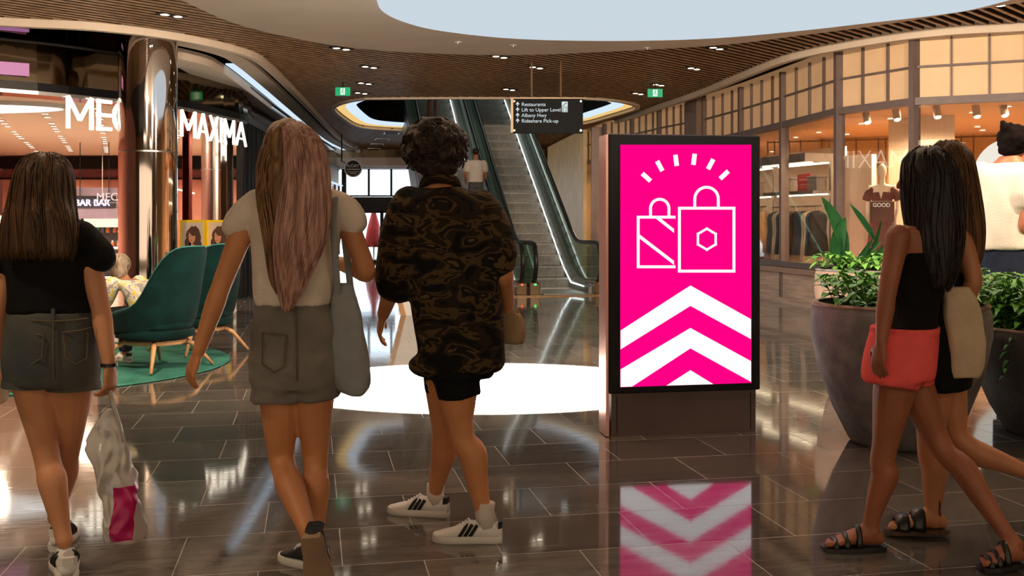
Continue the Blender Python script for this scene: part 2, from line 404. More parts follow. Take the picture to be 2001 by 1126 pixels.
soff = [V((-4.1, 8, 0)), V((-4.2, 5, 0)), V((-3.3, 2, 0)), V((-1, -1.5, 0)), V((3, -3, 0)), V((7, -1.5, 0)), V((9, 2.5, 0)), V((9, 6.5, 0)), V((7.8, 9.8, 0))]
ring = sof+list(reversed([V(p) for p in soff])); ring = crspline(ring+[ring[0]], 4)[:-1]
sofpoly = [(p.x, p.y) for p in ring]
skypx = [(737, 2), (745, 20), (775, 38), (830, 55), (900, 66), (990, 75), (1100, 79.5), (1250, 80), (1400, 75), (1560, 61), (1700, 45), (1830, 30), (1930, 12)]
sky = [cei(*p, z=3.86) for p in skypx]
skyf = [V((5.9, 10.2, 0)), V((5.6, 8.4, 0)), V((4.3, 6.8, 0)), V((2.2, 6.2, 0)), V((.2, 7.0, 0)), V((-1.1, 8.6, 0)), V((-1.6, 10.3, 0))]
skyl = crspline(sky+skyf+[sky[0]], 4)[:-1]; skypoly = [(p.x, p.y) for p in skyl]
voidpx = [(720, 192), (850, 191), (1000, 191), (1140, 192), (1200, 196), (1236, 204), (1240, 210), (1225, 216), (1185, 228), (1140, 240), (1060, 251), (930, 254), (800, 253), (735, 250), (700, 245), (678, 233), (655, 213), (665, 203), (690, 196)]
vo = crspline([cei(*p) for p in voidpx]+[cei(*voidpx[0])], 4)[:-1]; voidpoly = [(p.x, p.y) for p in vo]

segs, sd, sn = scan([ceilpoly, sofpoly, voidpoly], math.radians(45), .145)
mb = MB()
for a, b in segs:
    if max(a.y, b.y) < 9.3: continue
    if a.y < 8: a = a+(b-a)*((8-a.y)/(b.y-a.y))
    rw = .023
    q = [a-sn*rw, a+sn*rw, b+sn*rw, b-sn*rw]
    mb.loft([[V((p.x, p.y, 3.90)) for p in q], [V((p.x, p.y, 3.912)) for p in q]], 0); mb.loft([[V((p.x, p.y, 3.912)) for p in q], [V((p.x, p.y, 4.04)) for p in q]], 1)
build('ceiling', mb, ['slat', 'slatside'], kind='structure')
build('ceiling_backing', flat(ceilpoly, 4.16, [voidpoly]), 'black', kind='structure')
nr = len(sofpoly)
mb = flat(sofpoly, 3.88); mb.loft([[V((p[0], p[1], 3.88)) for p in sofpoly], [V((p[0], p[1], 4.1)) for p in sofpoly]], caps=False)
build('ceiling_soffit', mb, 'plaster', kind='structure')
mb = flat(skypoly, 3.862); mb.loft([[V((p[0], p[1], 3.862)) for p in skypoly], [V((p[0], p[1], 3.88)) for p in skypoly]], caps=False)
build('window_1', mb, 'skylight', kind='structure', label='large pale oval skylight panel in the white soffit')
# plaster behind the camera beside the soffit
build('ceiling_rear', flat([(-13.9, -6), (12.9, -6), (12.9, 8), (-13.9, 8)], 3.93, [sofpoly] if max(p[1] for p in sofpoly) < 8 else []), 'plaster', kind='structure') if False else None

# void lip with coves
n = len(voidpoly); cxv = sum(p[0] for p in voidpoly)/n; cyv = sum(p[1] for p in voidpoly)/n
def vring(s, z, dx=0): return [V((cxv+(p[0]-cxv)*s+dx, cyv+(p[1]-cyv)*s, z)) for p in voidpoly]
mb = MB().loft([vring(1.03, 3.86), vring(1.0, 3.86), vring(1.0, 3.93), vring(.995, 3.93), vring(.995, 3.97), vring(1.03, 3.97)], closed=True)
build('trim_1', mb, 'trim', kind='structure')
build('trim_2', MB().loft([vring(1.0, 3.94), vring(.93, 3.945)], caps=False), 'covewarm', kind='structure')
build('trim_3', MB().loft([vring(.93, 3.945), vring(.93, 3.97), vring(.86, 3.975), vring(.86, 4.02)], caps=False), 'cove', kind='structure')
build('wall_void', MB().loft([vring(.86, 4.02), vring(1.0, 4.04), vring(1.0, 6.2), vring(1.03, 7.9)], caps=False), 'dark', kind='structure')

# ceiling edge trims
build('trim_4', band(Lc, 3.80, 3.93, .10, 0.0), 'trim', kind='structure')
build('trim_5', band(Rc, 3.80, 3.95, -.10, 0.0), 'trim', kind='structure')
def ribbon(c, o0, o1, z0, z1):
    a = offc(c, o0); b = offc(c, o1)
    return MB().loft([[V((p.x, p.y, z0)), V((q.x, q.y, z0)), V((q.x, q.y, z1)), V((p.x, p.y, z1))] for p, q in zip(a, b)])
Lfar = [p for p in Lc if p.y > 13.6]
s0 = 1 if offc(Lfar, 1)[0].x > Lfar[0].x else -1
s_out = -s0
# left corridor: cove strip and stepped soffits outside the slat field
build('trim_6', ribbon(Lfar, s_out*.14, s_out*.42, 3.84, 3.90), 'plaster', kind='structure')
build('trim_7', ribbon(Lfar[:-10], s_out*.44, s_out*.60, 3.86, 3.88), 'cove', kind='structure')
build('trim_8', ribbon(Lfar, s_out*.62, s_out*1.15, 3.70, 3.86), 'plaster', kind='structure')

build('floor_left_shop', MB().prism([(a, b) for a, b in [(-13.8, 11.6), (-9.6, 12.4), (-7.0, 13.9), (-5.9, 15.0), (-5.35, 15.9), (-5.05, 17.2), (-5.0, 19), (-5.4, 24), (-5.6, 27), (-13.8, 27)]], (0, 0, .001), (1, 0, 0), (0, 1, 0), (0, 0, .006)), mat('left_bounce_floor', (.72, .62, .54), .25, var=.05), kind='structure')  # pale floor layer added to bounce light up onto the shop ceiling
build('floor_right_shop', MB().prism([(2.1, 28.5), (2.6, 25.2), (3.2, 23.7), (3.6, 22.1), (4.3, 20.2), (4.6, 18.4), (4.9, 16.8), (5.1, 14.9), (5.6, 13.7), (6.8, 13.2), (12.9, 12.95), (12.9, 33), (1.9, 33)], (0, 0, .001), (1, 0, 0), (0, 1, 0), (0, 0, .006)), mat('right_bounce_floor', (.66, .5, .36), .3, var=.08, vscale=4), kind='structure')  # added pale here too, so light bounces up inside the right shop
# ================================================================ END WALL AND DOORS
EY = 34.0
def ez(y): return EYE-(y-HY)/F*EY
def ex(x): return (x-CX)/F*EY
mb = MB()
mb.box((-9, EY+.1, (ez(385)+ez(413))/2), (10, .2, ez(385)-ez(413)))
for x in (672, 720.5, 764.5, 808, 850, 895, 940): mb.box((ex(x), EY+.05, (ez(329)+ez(384))/2), (.07 if x > 680 else .16, .12, ez(329)-ez(384)))
mb.box((-5, EY+.05, ez(383)), (7, .14, .05)); mb.box((-5, EY+.05, ez(330)), (7, .14, .04))
build('window_2', mb, 'blackgloss', kind='structure')
build('window_3', MB().box((ex(810), EY+.06, (ez(329)+ez(384))/2), (ex(940)-ex(678), .02, ez(329)-ez(384))), 'clear', kind='structure')
mb = MB()
for x0, x1 in ((682, 746), (746, 782), (782, 830), (830, 885), (885, 940)):
    for x in (x0+1.5, x1-1.5): mb.box((ex(x), EY+.05, ez(413)/2), (.06, .1, ez(413)))
    mb.box((ex((x0+x1)/2), EY+.05, .05), (ex(x1)-ex(x0), .1, .1)); mb.box((ex((x0+x1)/2), EY+.05, ez(413)-.03), (ex(x1)-ex(x0), .1, .06))
dr = build('door_1', mb, 'blackgloss', kind='structure')
build('door_glass', MB().box((ex(811), EY+.06, .88), (ex(940)-ex(682), .02, 1.7)), 'clear', parent=dr)
build('door_handle', MB().tube([(ex(742), EY-.05, .75), (ex(742), EY-.05, 1.25)], .02), 'steel', parent=dr)
# solid parts of the end wall
mb = MB()
mb.box((-9.9, EY+.1, 2), (7.6-.1, .2, 4.4)); mb.box((6.5, EY+.1, 2.2), (13.4+1.0, .2, 4.4))
mb.box((-.5, EY+.15, (ez(328)+4.6)/2), (27, .1, 4.6-ez(328))); mb.box((-.5, EY+.15, 6), (27, .1, 4))
build('wall_end', mb, 'tanwall', kind='structure')
build('trim_9', MB().box((-3, EY-.35, (ez(315)+ez(327))/2+.04), (8.6, .7, .28)), 'plaster', kind='structure')
# bright pavement outside the doors
build('ground_outside', MB().box((-3, 42, -.1), (30, 16, .2)), mat('pale_pavement', (.6, .62, .64), .7, var=.1), kind='structure')
# closed red parasol outside
r = root('closed_parasol', 'closed red parasol standing on the pavement outside the glass entrance doors', 'parasol', (ex(713), 36.2, 0))
build('canopy', MB().lathe([(.04, 1.95), (.1, 1.7), (.24, 1.2), (.34, .62), (.30, .5), (.05, .55)], n=14, caps=True), mat('red_canvas', (.75, .05, .06), .7, var=.15), parent=r, local=True, smooth=True)
build('pole', MB().tube([(0, 0, .05), (0, 0, 2.1)], .03), 'white', parent=r, local=True)
build('base', MB().lathe([(.0, 0), (.3, 0), (.3, .06), (.05, .09), (0, .09)], n=20), 'white', parent=r, local=True)

# ================================================================ LEFT SHOP (sign, mirrored bulkhead, interior)
LF = [(-13.6, 10.9), (-9.6, 11.9), (-6.95, 13.4), (-5.82, 14.55), (-5.22, 15.45), (-4.9, 16.9), (-4.78, 17.7), (-4.9, 19.5), (-5.25, 24), (-5.55, 28), (-5.9, 33.9)]
LFc = [(p.x, p.y) for p in crspline([V((a, b, 0)) for a, b in LF], 4)]
iend = 4*4+8
build('wall_left_bulkhead', band(LFc, 3.22, 4.6, .12), 'bronze', kind='structure')
build('trim_10', band(LFc, 3.14, 3.26, .2, -.03), 'blackgloss', kind='structure')
build('trim_11', band(LFc, 3.80, 3.83, .03, -.03), 'black', kind='structure')
build('ceiling_left_upper', flat([(p[0], p[1]) for p in LFc]+[(-3, 33.9), (-3, 16), (-4, 12.5), (-8, 10.4), (-13.6, 9.5)], 4.5), 'bronze', kind='structure')
# mirrored soffit strip just inside the opening
build('trim_12', ribbon([V((a, b, 0)) for a, b in LFc], .16, .75, 3.135, 3.15), 'mirror', kind='structure')
build('ceiling_left_shop', MB().box((-9.1, 20.2, 3.2), (9.2, 18.0, .06)).shift(lambda p: p), mat('blush_ceiling', (.80, .62, .48), .6, var=.03), kind='structure') if False else None
shopceil = [(a-.02, b+.12) for a, b in LFc if b < 25.5 and b > 11]
shopceil = [(-13.8, 11.2)]+[(a, b) for a, b in LFc if 11.2 < b < 25.5]+[(-5.4, 27), (-13.8, 27)]
build('ceiling_left_shop', MB().prism(shopceil, (0, 0, 3.17), (1, 0, 0), (0, 1, 0), (0, 0, .04)), mat('blush_ceiling', (.80, .62, .48), .6, var=.03), kind='structure')
# oval luminous panel
r = root('oval_ceiling_light', 'large bright white oval light panel in the shop ceiling at far left', 'light', (-8.9, 15.5, 3.1))
build('diffuser', MB().lathe([(1.9, .02), (1.9, .04), (0, .04)], n=48).shift(lambda p: V((p.x, p.y*.35, p.z))), glow('oval_diffuser', (1, .97, .92), 2.2), parent=r, local=True)
build('rim', MB().lathe([(1.9, .01), (1.96, .01), (1.96, .07), (1.9, .07)], n=48).shift(lambda p: V((p.x, p.y*.352, p.z))), 'white', parent=r, local=True)
# back wall of shop: dark band, salmon upper wall, products below
build('wall_left_shop_back', MB().box((-9.6, 27, 1.6), (8.4, .1, 3.2)), 'pink', kind='structure')
mb = MB().box((-9.6, 26.85, 2.98), (8.4, .2, .32)); mb.box((-9.6, 26.8, 2.55), (8.4, .1, .05))
build('trim_13', mb, 'blackgloss', kind='structure')
build('trim_14', MB().box((-9.6, 26.85, 2.68), (8.4, .06, .2)), mat('plum_band', (.18, .05, .06), .3, var=.2), kind='structure')
for k, x in enumerate((-11.5, -10.2, -8.9)):
    r = root('linear_wall_light', 'slim angled light line glowing on the salmon shop wall', 'light', (x, 26.8, 2.2), group='light lines on the salmon wall')
    build('tube', MB().tube([(-.35, 0, .12), (.35, 0, -.05)], .018, n=6), glow('line_glow', (1, .7, .45), 5), parent=r, local=True)
    build('clip', MB().box((0, .02, .03), (.05, .04, .05)), 'steel', parent=r, local=True)
# neon word and small name sign on a violet-grey panel
pn = build('wall_left_shop_inner', MB().box((-9.4, 22.6, 1.08), (1.6, .1, 2.14)), mat('violet_grey', (.28, .22, .30), .35, var=.15, vscale=2), kind='structure')
r = root('neon_sign', 'violet white neon word sign glowing inside the shop beside the long haired shopper', 'sign', (-8.0, 22.45, 1.75))
c0 = at(146, 402, 22.45)
text('lettering', 'BAR BAR', .20, frame4(c0, (1, 0, 0), (0, 0, 1)), r, glow('neon', (.78, .62, 1), 7), ext=.01)
build('backing', MB().box((c0.x+.42, 22.5, 1.83), (.95, .04, .26)).tube([(c0.x+.1, 22.5, 1.9), (c0.x+.1, 22.5, 3.17)], .01).tube([(c0.x+.75, 22.5, 1.9), (c0.x+.75, 22.5, 3.17)], .01), 'black', parent=r)
r = root('name_sign', 'small pale name sign beside the mirrored column inside the shop', 'sign', (-8.0, 21.5, 1.9))
text('lettering', 'MECCA', .24, frame4(at(188, 392, 21.5), (1, 0, 0), (0, 0, 1)), r, glow('pale_sign', (1, .75, .7), .9), ext=.01)
build('rail', MB().box(at(212, 396, 21.52), (.75, .03, .02)).tube([at(200, 396, 21.52), V((at(200, 396, 21.52).x, 21.52, 3.17))], .01), 'steel', parent=r)
# display shelving inside the shop
def shelf_unit(x, y, wd, ht, label, rz=0):
    r = root('display_shelf', label, 'shelf', (x, y, 0), rz, 'display shelves in the beauty shop')
    fr = MB()
    for sx in (-1, 1): fr.box((sx*wd/2, 0, ht/2), (.05, .4, ht))
    fr.box((0, 0, ht-.08), (wd+.05, .4, .16)); build('frame', fr, 'white', parent=r, local=True)
    build('back_panel', MB().box((0, .19, ht/2), (wd-.05, .02, ht-.1)), mat('shelf_back', (.12, .1, .1), .4, var=.1), parent=r, local=True)
    k = 0; z = .3
    while z < ht-.3:
        sh = build('shelf', MB().box((0, 0, z), (wd-.05, .38, .03)), 'white', parent=r, local=True)
        build('shelf_light', MB().box((0, -.185, z+.02), (wd-.08, .012, .02)), glow('shelf_strip', (1, .85, .65), 3.5) if k == 0 else 'shelfglow', parent=sh, local=True)
        if k == 0: M['shelfglow'] = bpy.data.materials['shelf_strip']
        k += 1; z += .28
    return r
M['shelfglow'] = glow('shelf_glow', (1, .85, .65), 3.5)
pc = [mat('pack_a', (.5, .12, .05), .4, var=.1), mat('pack_b', (.05, .2, .15), .4, var=.1), mat('pack_c', (.7, .5, .3), .4, var=.1), mat('pack_d', (.08, .08, .1), .3, var=.1)]
pcn = ['rust red', 'dark green', 'beige', 'charcoal']
def packs(x, y, wd, levels, ux=(1, 0)):
    protos = {}
    for z in levels:
        t = -wd/2+.09
        while t < wd/2-.08:
            k = random.randrange(4)
            if k not in protos:
                h = .1+.02*k
                r = root('cosmetic_bottle', pcn[k]+' cosmetic bottle standing on the lit display shelves', 'bottle', (x+t, y, z), group=pcn[k]+' bottles on the display shelves')
                build('body', MB().box((0, 0, h/2), (.06, .05, h), bev=.01), pc[k], parent=r, local=True)
                build('cap', MB().tube([(0, 0, h), (0, 0, h+.035)], .018), 'white', parent=r, local=True); protos[k] = r
            else: copy_tree(protos[k], (x+t*ux[0], y+t*ux[1], z))
            t += random.uniform(.09, .14)
shelf_unit(-7.62, 18.9, .9, 1.42, 'white lit display shelf with bottles just left of the mirrored column')
packs(-7.62, 18.85, .85, (.875, 1.155))
shelf_unit(-11.2, 21.0, 1.6, 1.5, 'wide white lit display shelf at far left behind the shoppers')
shelf_unit(-6.45, 22.3, .7, 1.5, 'narrow white lit display shelf seen right of the mirrored column')
packs(-6.45, 22.25, .6, (.875, 1.155))
# rows of ceiling downlights
proto = None
for X0, ya, yb in ((-10.6, 14.5, 24), (-9.6, 14.2, 24), (-8.62, 14.6, 25), (-7.75, 15.6, 25.5), (-6.85, 15.9, 25.5), (-6.0, 16.4, 25.5), (-5.3, 18, 25)):
    y = ya; i = 0
    while y < yb:
        x = X0-.392*(y-16.5)
        if i % 5 != 4 and x > -13.5 and x < -5.5-.04*(y-16):
            if proto is None:
                proto = root('shop_downlight', 'small round downlight in a row across the blush shop ceiling', 'light', (x, y, 3.17), group='downlight rows in the beauty shop ceiling')
                build('lens', MB().lathe([(.055, -.012), (0, -.012)], n=14), 'lampwarm', parent=proto, local=True)
                build('bezel', MB().lathe([(.055, 0), (.055, -.014), (.075, -.012), (.075, 0)], n=14), 'white', parent=proto, local=True)
            else: copy_tree(proto, (x, y, 3.17))
        y += .52; i += 1
# mirrored columns
def column(x, y, rad, label, top, mt='mirror'):
    r = root('mirrored_column', label, 'column', (x, y, 0))
    build('shaft', MB().lathe([(rad, .12), (rad, 2.28)], n=64), mt, parent=r, local=True, smooth=True)
    build('upper_shaft', MB().lathe([(rad, 2.30), (rad, top)], n=64), mt, parent=r, local=True, smooth=True)
    build('joint_ring', MB().lathe([(rad-.01, 2.275), (rad+.004, 2.28), (rad+.004, 2.30), (rad-.01, 2.305)], n=64), 'steel', parent=r, local=True)
    build('base_ring', MB().lathe([(rad+.02, 0), (rad+.02, .12), (rad-.02, .12)], n=64), 'steel', parent=r, local=True)
    return r
column(-4.98, 13.62, .385, 'large round mirror-polished column rising beside the green lounge chairs', 4.46)
M['mirrorsoft'] = mat('satin_steel', (.62, .54, .48), .22, metal=1, var=.1, vscale=1)
column(-5.33, 18.0, .28, 'slimmer mirrored column inside the shop behind the yellow posters', 3.16, 'mirrorsoft')
# mirrored reddish door-jamb piers right of the column
M['redmirror'] = mat('red_tinted_mirror', (.42, .07, .06), .06, metal=1, var=.1, bump=.05, bscale=2)
M['goldmirror'] = mat('gold_tinted_mirror', (.55, .36, .2), .3, metal=1, var=.1, bump=.08, bscale=2)
for nm, lab, x, y, wd, mt in (('mirrored_pier', 'narrow red tinted mirror pier under the letter M of the sign', 366, 17.4, .12, 'redmirror'),
                          ('mirrored_pier', 'gold tinted mirror pier under the last letters of the sign', 425, 18.6, .26, 'goldmirror'),
                          ('mirrored_pier', 'slim red tinted mirror pier right of the slimmer mirrored column', 412, 19.0, .10, 'redmirror'),
                          ('mirrored_pier', 'mirror pier standing at the right end of the shop opening', 440, 17.6, .12, 'mirror')):
    p = at(x, 440, y); r = root(nm, lab, 'pier', (p.x, y, 0))
    build('shaft', MB().box((0, 0, 1.62), (wd, .18, 3.0), bev=.01), mt, parent=r, local=True)
    build('foot', MB().box((0, 0, .06), (wd+.03, .2, .12)), 'steel', parent=r, local=True)
build('wall_left_shop_side', MB().box((-5.55, 24.5, 1.6), (.1, 4.9, 3.1), rz=.08), mat('blush_wall', (.75, .5, .42), .5, var=.04), kind='structure')
# black wall right of opening, corridor wall and bright window
blk = [p for p in LFc if 17.6 <= p[1] <= 27.0]
build('wall_left_corridor', band(blk, 0, 3.2, .12), 'black', kind='structure')
mb = MB()
for i, p in enumerate([p for p in LFc if 17.6 <= p[1] <= 21][::1]): mb.box((p[0]+.02, p[1], 1.6), (.02, .03, 3.1))
build('trim_15', mb, 'blackgloss', kind='structure')
cw = [p for p in LFc if 26.9 <= p[1] <= 34]
build('wall_left_far', band(cw, 2.66, 3.2, .12), 'plaster', kind='structure')
build('wall_left_far_lower', band(cw, 0, .35, .12), 'plaster', kind='structure')
build('window_4', band(cw, .35, 2.66, .02), 'glass', kind='structure')
mb = MB()
for i, p in enumerate(cw): mb.box((p[0], p[1], 1.5), (.08, .06, 2.4))
build('window_5', mb, 'mull', kind='structure')
build('trim_16', ribbon([V((a, b, 0)) for a, b in cw], -.14, -.05, 2.62, 2.66), 'cove', kind='structure')
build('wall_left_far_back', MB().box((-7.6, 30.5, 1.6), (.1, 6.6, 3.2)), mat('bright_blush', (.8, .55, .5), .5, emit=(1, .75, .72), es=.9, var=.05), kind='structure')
# violet backlit panels behind the dark glass at top left
for i, (y0, y1) in enumerate(((49, 63), (118, 149))):
    a = hit(-30, y0, V((-6.95, 13.36, 0)), V((.5, -.86, 0))); b = hit(57, y1, V((-6.95, 13.36, 0)), V((.5, -.86, 0)))
    m_ = (a+b)/2; wd = V((b.x-a.x, b.y-a.y, 0)).length
    r = build('violet_panel', MB().box((m_.x, m_.y, m_.z), (wd, .03, abs(a.z-b.z)), rz=math.atan2(b.y-a.y, b.x-a.x)), 'purple',
              label=('upper' if i == 0 else 'lower')+' violet backlit panel on the dark mirrored bulkhead at top left', cat='panel')
# letters of the sign
def glyph(ch):
    """strokes in unit box height 1, returns width and list of polylines"""
    G = {'M': (.86, [[(.06, 0), (.06, 1)], [(.06, 1), (.43, .28), (.80, 1)], [(.80, 1), (.80, 0)]]),
         'E': (.52, [[(.06, 0), (.06, 1)], [(.0, .945), (.5, .945)], [(.0, .5), (.46, .5)], [(.0, .055), (.5, .055)]]),
         'A': (.72, [[(.03, 0), (.36, 1), (.69, 0)], [(.14, .3), (.58, .3)]]),
         'X': (.70, [[(.04, 0), (.66, 1)], [(.04, 1), (.66, 0)]]),
         'I': (.14, [[(.07, 0), (.07, 1)]]),
         'C': (.8, [[(.5+.46*math.cos(t), .5+.47*math.sin(t)) for t in [math.radians(a) for a in range(42, 319, 23)]]])}
    return G[ch]
sg = root('shopfront_sign', 'large white illuminated shop name in capital letters along the curved shopfront', 'sign', (-5.6, 14.7, 2.66))
def arcpos(curve, px):  # plan point on facade seen at image column px
    s = (px-CX)/F
    for a, b in zip(curve[:-1], curve[1:]):
        fa, fb = a[0]-s*a[1], b[0]-s*b[1]
        if fa <= 0 <= fb or fb <= 0 <= fa:
            t = fa/(fa-fb) if fa != fb else 0; p = V((a[0]+(b[0]-a[0])*t, a[1]+(b[1]-a[1])*t, 0)); d = V((b[0]-a[0], b[1]-a[1], 0)).normalized(); return p, d
front = offc([V((a, b, 0)) for a, b in LFc], -.10)
front = [(p.x, p.y) for p in front]
def sign_letter(ch, xl, xr, zb, h, parent, mt, curve, th=.105):
    pl, _ = arcpos(curve, xl); pr, _ = arcpos(curve, xr); d = (pr-pl); W = d.length; d = d.normalized(); nv = V((d.y, -d.x, 0))
    gw, st = glyph(ch); mb = MB()
    for s in st:
        for a, b in zip(s[:-1], s[1:]):
            A = V((a[0]/gw*W, a[1]*h)); B = V((b[0]/gw*W, b[1]*h)); t = (B-A).normalized(); n_ = V((-t.y, t.x))*th*h/2
            mb.prism([A-n_-t*.006, B-n_+t*.006, B+n_+t*.006, A+n_-t*.006], V((pl.x, pl.y, zb)), d, (0, 0, 1), nv*.04)
    build('letter', mb, mt, parent=parent)
for ch, xl, xr in (('M', 128, 181), ('E', 188, 217), ('C', 220, 252), ('C', 258, 288), ('A', 292, 322), ('M', 351, 381), ('A', 384, 405), ('X', 408, 424), ('I', 428, 432), ('M', 436, 456), ('A', 459, 479)):
    sign_letter(ch, xl, xr, 2.66 if xl < 240 else 2.68, .44 if xl < 330 else .40, sg, 'letters', front, .11 if xl < 330 else (.075 if xl < 400 else .06))
build('mounting_rail', band([p for p in front if 13.2 < p[1] < 17.8], 3.09, 3.14, .02, .03), 'steel', parent=sg)
# two yellow framed portrait posters
def poster(px0, px1, y0, y1, D, label):
    a = at(px0, y1, D); b = at(px1, y0, D); r = root('portrait_poster', label, 'poster', ((a.x+b.x)/2, D, 0), group=None)
    W = b.x-a.x; H = b.z-a.z; cx_ = (a.x+b.x)/2; cz = (a.z+b.z)/2
    build('stand', MB().box((cx_, D+.03, a.z/2+.02), (W*.9, .04, a.z+.04)), 'blackgloss', parent=r)
    build('frame', MB().box((cx_, D, cz), (W, .03, H)), 'yellow', parent=r)
    mb = MB()
    def el(x, z, rx, rz, dy, mi, nseg=24, wob=0):
        pts = [(x+rx*math.cos(t*2*PI/nseg)*(1+wob*math.sin(t*5.3)), z+rz*math.sin(t*2*PI/nseg)*(1+wob*math.cos(t*3.7))) for t in range(nseg)]
        mb.prism(pts, (cx_, D-.016-dy, cz), (1, 0, 0), (0, 0, 1), (0, -.001, 0), mi)
    mb.box((cx_, D-.016, cz), (W*.8, .003, H*.86), mi=0)
    w2, h2 = W*.4, H*.43
    el(.1*w2, .12*h2, .72*w2, .66*h2, .002, 1, wob=.07); el(.3*w2, -.35*h2, .6*w2, .45*h2, .003, 1, wob=.09); el(-.45*w2, -.3*h2, .3*w2, .4*h2, .003, 1, wob=.09)
    mb.prism([(-.3*w2, -.98*h2), (-.12*w2, -.3*h2), (.2*w2, -.4*h2), (.45*w2, -.75*h2), (.5*w2, -.98*h2)], (cx_, D-.021, cz), (1, 0, 0), (0, 0, 1), (0, -.001, 0), 2)
    el(-.05*w2, .1*h2, .33*w2, .42*h2, .006, 2); el(-.2*w2, .16*h2, .05*w2, .03*h2, .008, 3); el(.08*w2, .17*h2, .05*w2, .03*h2, .008, 3); el(-.12*w2, -.13*h2, .09*w2, .035*h2, .008, 4)
    el(.12*w2, .42*h2, .4*w2, .25*h2, .007, 1, wob=.06)
    build('portrait', mb, [mat('print_pale', (.62, .5, .42), .5), mat('print_hair', (.07, .025, .014), .5), mat('print_skin', (.55, .26, .15), .5), mat('print_dark', (.03, .015, .01), .5), mat('print_lips', (.4, .08, .06), .5)], parent=r)
poster(352, 402, 430, 502, 15.0, 'left poster of a curly haired woman in a yellow frame behind the lounge chair')
poster(403, 452, 430, 502, 15.2, 'right poster of a curly haired woman in a yellow frame, nearer the pony-tailed shopper')
# round shop sign in the corridor
p = at(690, 329, 28.5)
r = root('round_hanging_sign', 'round black shop sign with white ring hanging in the corridor', 'sign', (p.x, p.y, p.z))
def disc(rad, y, th, n=40):
    return MB().loft([[V((rad*math.cos(2*PI*k/n), yy, rad*math.sin(2*PI*k/n))) for k in range(n)] for yy in (y, y+th)])
build('disc', disc(.235, 0, .05), 'blackgloss', parent=r, local=True)
rg = [[V((rr*math.cos(2*PI*k/40), yy, rr*math.sin(2*PI*k/40))) for k in range(40)] for rr, yy in ((.225, -.01), (.255, -.01), (.255, .06), (.225, .06))]
build('ring', MB().loft(rg, closed=True), 'white', parent=r, local=True)
text('lettering', 'FLOAT', .12, frame4(p+V((0, -.012, .03)), (1, 0, 0), (0, 0, 1)), r, 'white', ext=.002, align='CENTER')
build('text_line', MB().box((0, -.006, -.03), (.38, .006, .02)).box((0, -.006, -.10), (.34, .006, .015)).box((0, -.006, -.15), (.2, .006, .02)), 'white', parent=r, local=True)
build('hanger', MB().tube([(-.33, .02, .2), (-.33, .02, 3.91-p.z)], .02).tube([(-.33, .02, .2), (-.2, .02, .14)], .012), 'black', parent=r, local=True)
# tapered white information pod
D = 14.3; zt = EYE-(455-HY)/F*D
r = root('information_pod', 'white tapered information pod with bronze edge behind the man in camouflage', 'pod', ((820-CX)/F*D, D, 0))
xl0, xl1 = (783-CX)/F*D-r.location.x, (742-CX)/F*D-r.location.x
xr0, xr1 = (870-CX)/F*D-r.location.x, (905-CX)/F*D-r.location.x
def slab(xa0, xa1, xb0, xb1, y0, y1, zt): return MB().loft([[V((xa0, y0, 0)), V((xb0, y0, 0)), V((xb0, y1, 0)), V((xa0, y1, 0))], [V((xa1, y0, zt)), V((xb1, y0, zt)), V((xb1, y1, zt)), V((xa1, y1, zt))]])
build('body', slab(xl0+.08, xl1+.08, xr0-.08, xr1-.08, 0, .5, zt), 'white', parent=r, local=True)
build('edge', slab(xl0, xl1, xl0+.08, xl1+.08, -.01, .51, zt+.01), 'wood', parent=r, local=True)
build('edge', slab(xr0-.08, xr1-.08, xr0, xr1, -.01, .51, zt+.01), 'wood', parent=r, local=True)
# ================================================================ RIGHT SHOPFRONT
RF = [(1.15, 33.9), (1.75, 28.5), (2.35, 25.1), (2.88, 23.6), (3.3, 22.0), (3.72, 20.8), (3.98, 20.1), (4.30, 18.3), (4.55, 16.7), (4.83, 14.70), (5.48, 13.55), (6.75, 13.0), (8.6, 12.75), (12.9, 12.7)]
def rpt(px, off=0.0):
    p, d = arcpos(RFc, px); return p
RFc = RF
ZT0, ZT1, ZM, ZTOP, ZS = 2.93, 3.03, 3.45, 3.86, .70
bays = [(1135, 1183, 3), (1183, 1237, 4), (1237, 1290, 4), (1290, 1345, 4), (1378, 1450, 4), (1450, 1532, 4), (1532, 1640, 4), (1640, 1787, 3), (1787, 2010, 3), (2010, 2260, 3)]
fr = MB(); thin = MB(); pan = MB(); gl = MB(); sill = MB(); base = MB()
for bi, (xa, xb, nd) in enumerate(bays):
    A, _ = arcpos(RF, xa); B, _ = arcpos(RF, xb); d = (B-A); L = d.length; d = d.normalized(); nv = V((d.y, -d.x, 0))
    if nv.y > 0 and nv.x > 0: nv = -nv
    if nv.x > 0: nv = -nv
    rz = math.atan2(d.y, d.x); mid = (A+B)/2
    def bx(mb, t, z0, z1, wd, dp, off=0): c = A+d*t+nv*off; mb.box((c.x, c.y, (z0+z1)/2), (wd, dp, z1-z0), rz=rz)
    bx(fr, L, 0.1, ZTOP, .085, .14)
    if bi == 0 or bi == 4: bx(fr, 0, 0.1, ZTOP, .085, .14)
    bx(fr, L/2, ZT0, ZT1, L, .12); bx(fr, L/2, ZS-.09, ZS, L, .16)
    bx(thin, L/2, ZM-.015, ZM+.015, L, .05)
    for k in range(1, nd): bx(thin, L*k/nd, ZT1, ZTOP, .025, .05)
    bx(pan, L/2, ZT1, 3.95, L, .02, -.03); bx(gl, L/2, ZS, ZT0, L, .012)
    bx(base, L/2, 0, ZS-.09, L, .10, -.01); bx(sill, L/2, ZS-.19, ZS-.10, L, .17)
build('window_6', fr, 'mull', kind='structure'); build('window_7', thin, 'mull', kind='structure')
build('window_8', pan, 'panel', kind='structure'); build('window_9', gl, 'glass', kind='structure')
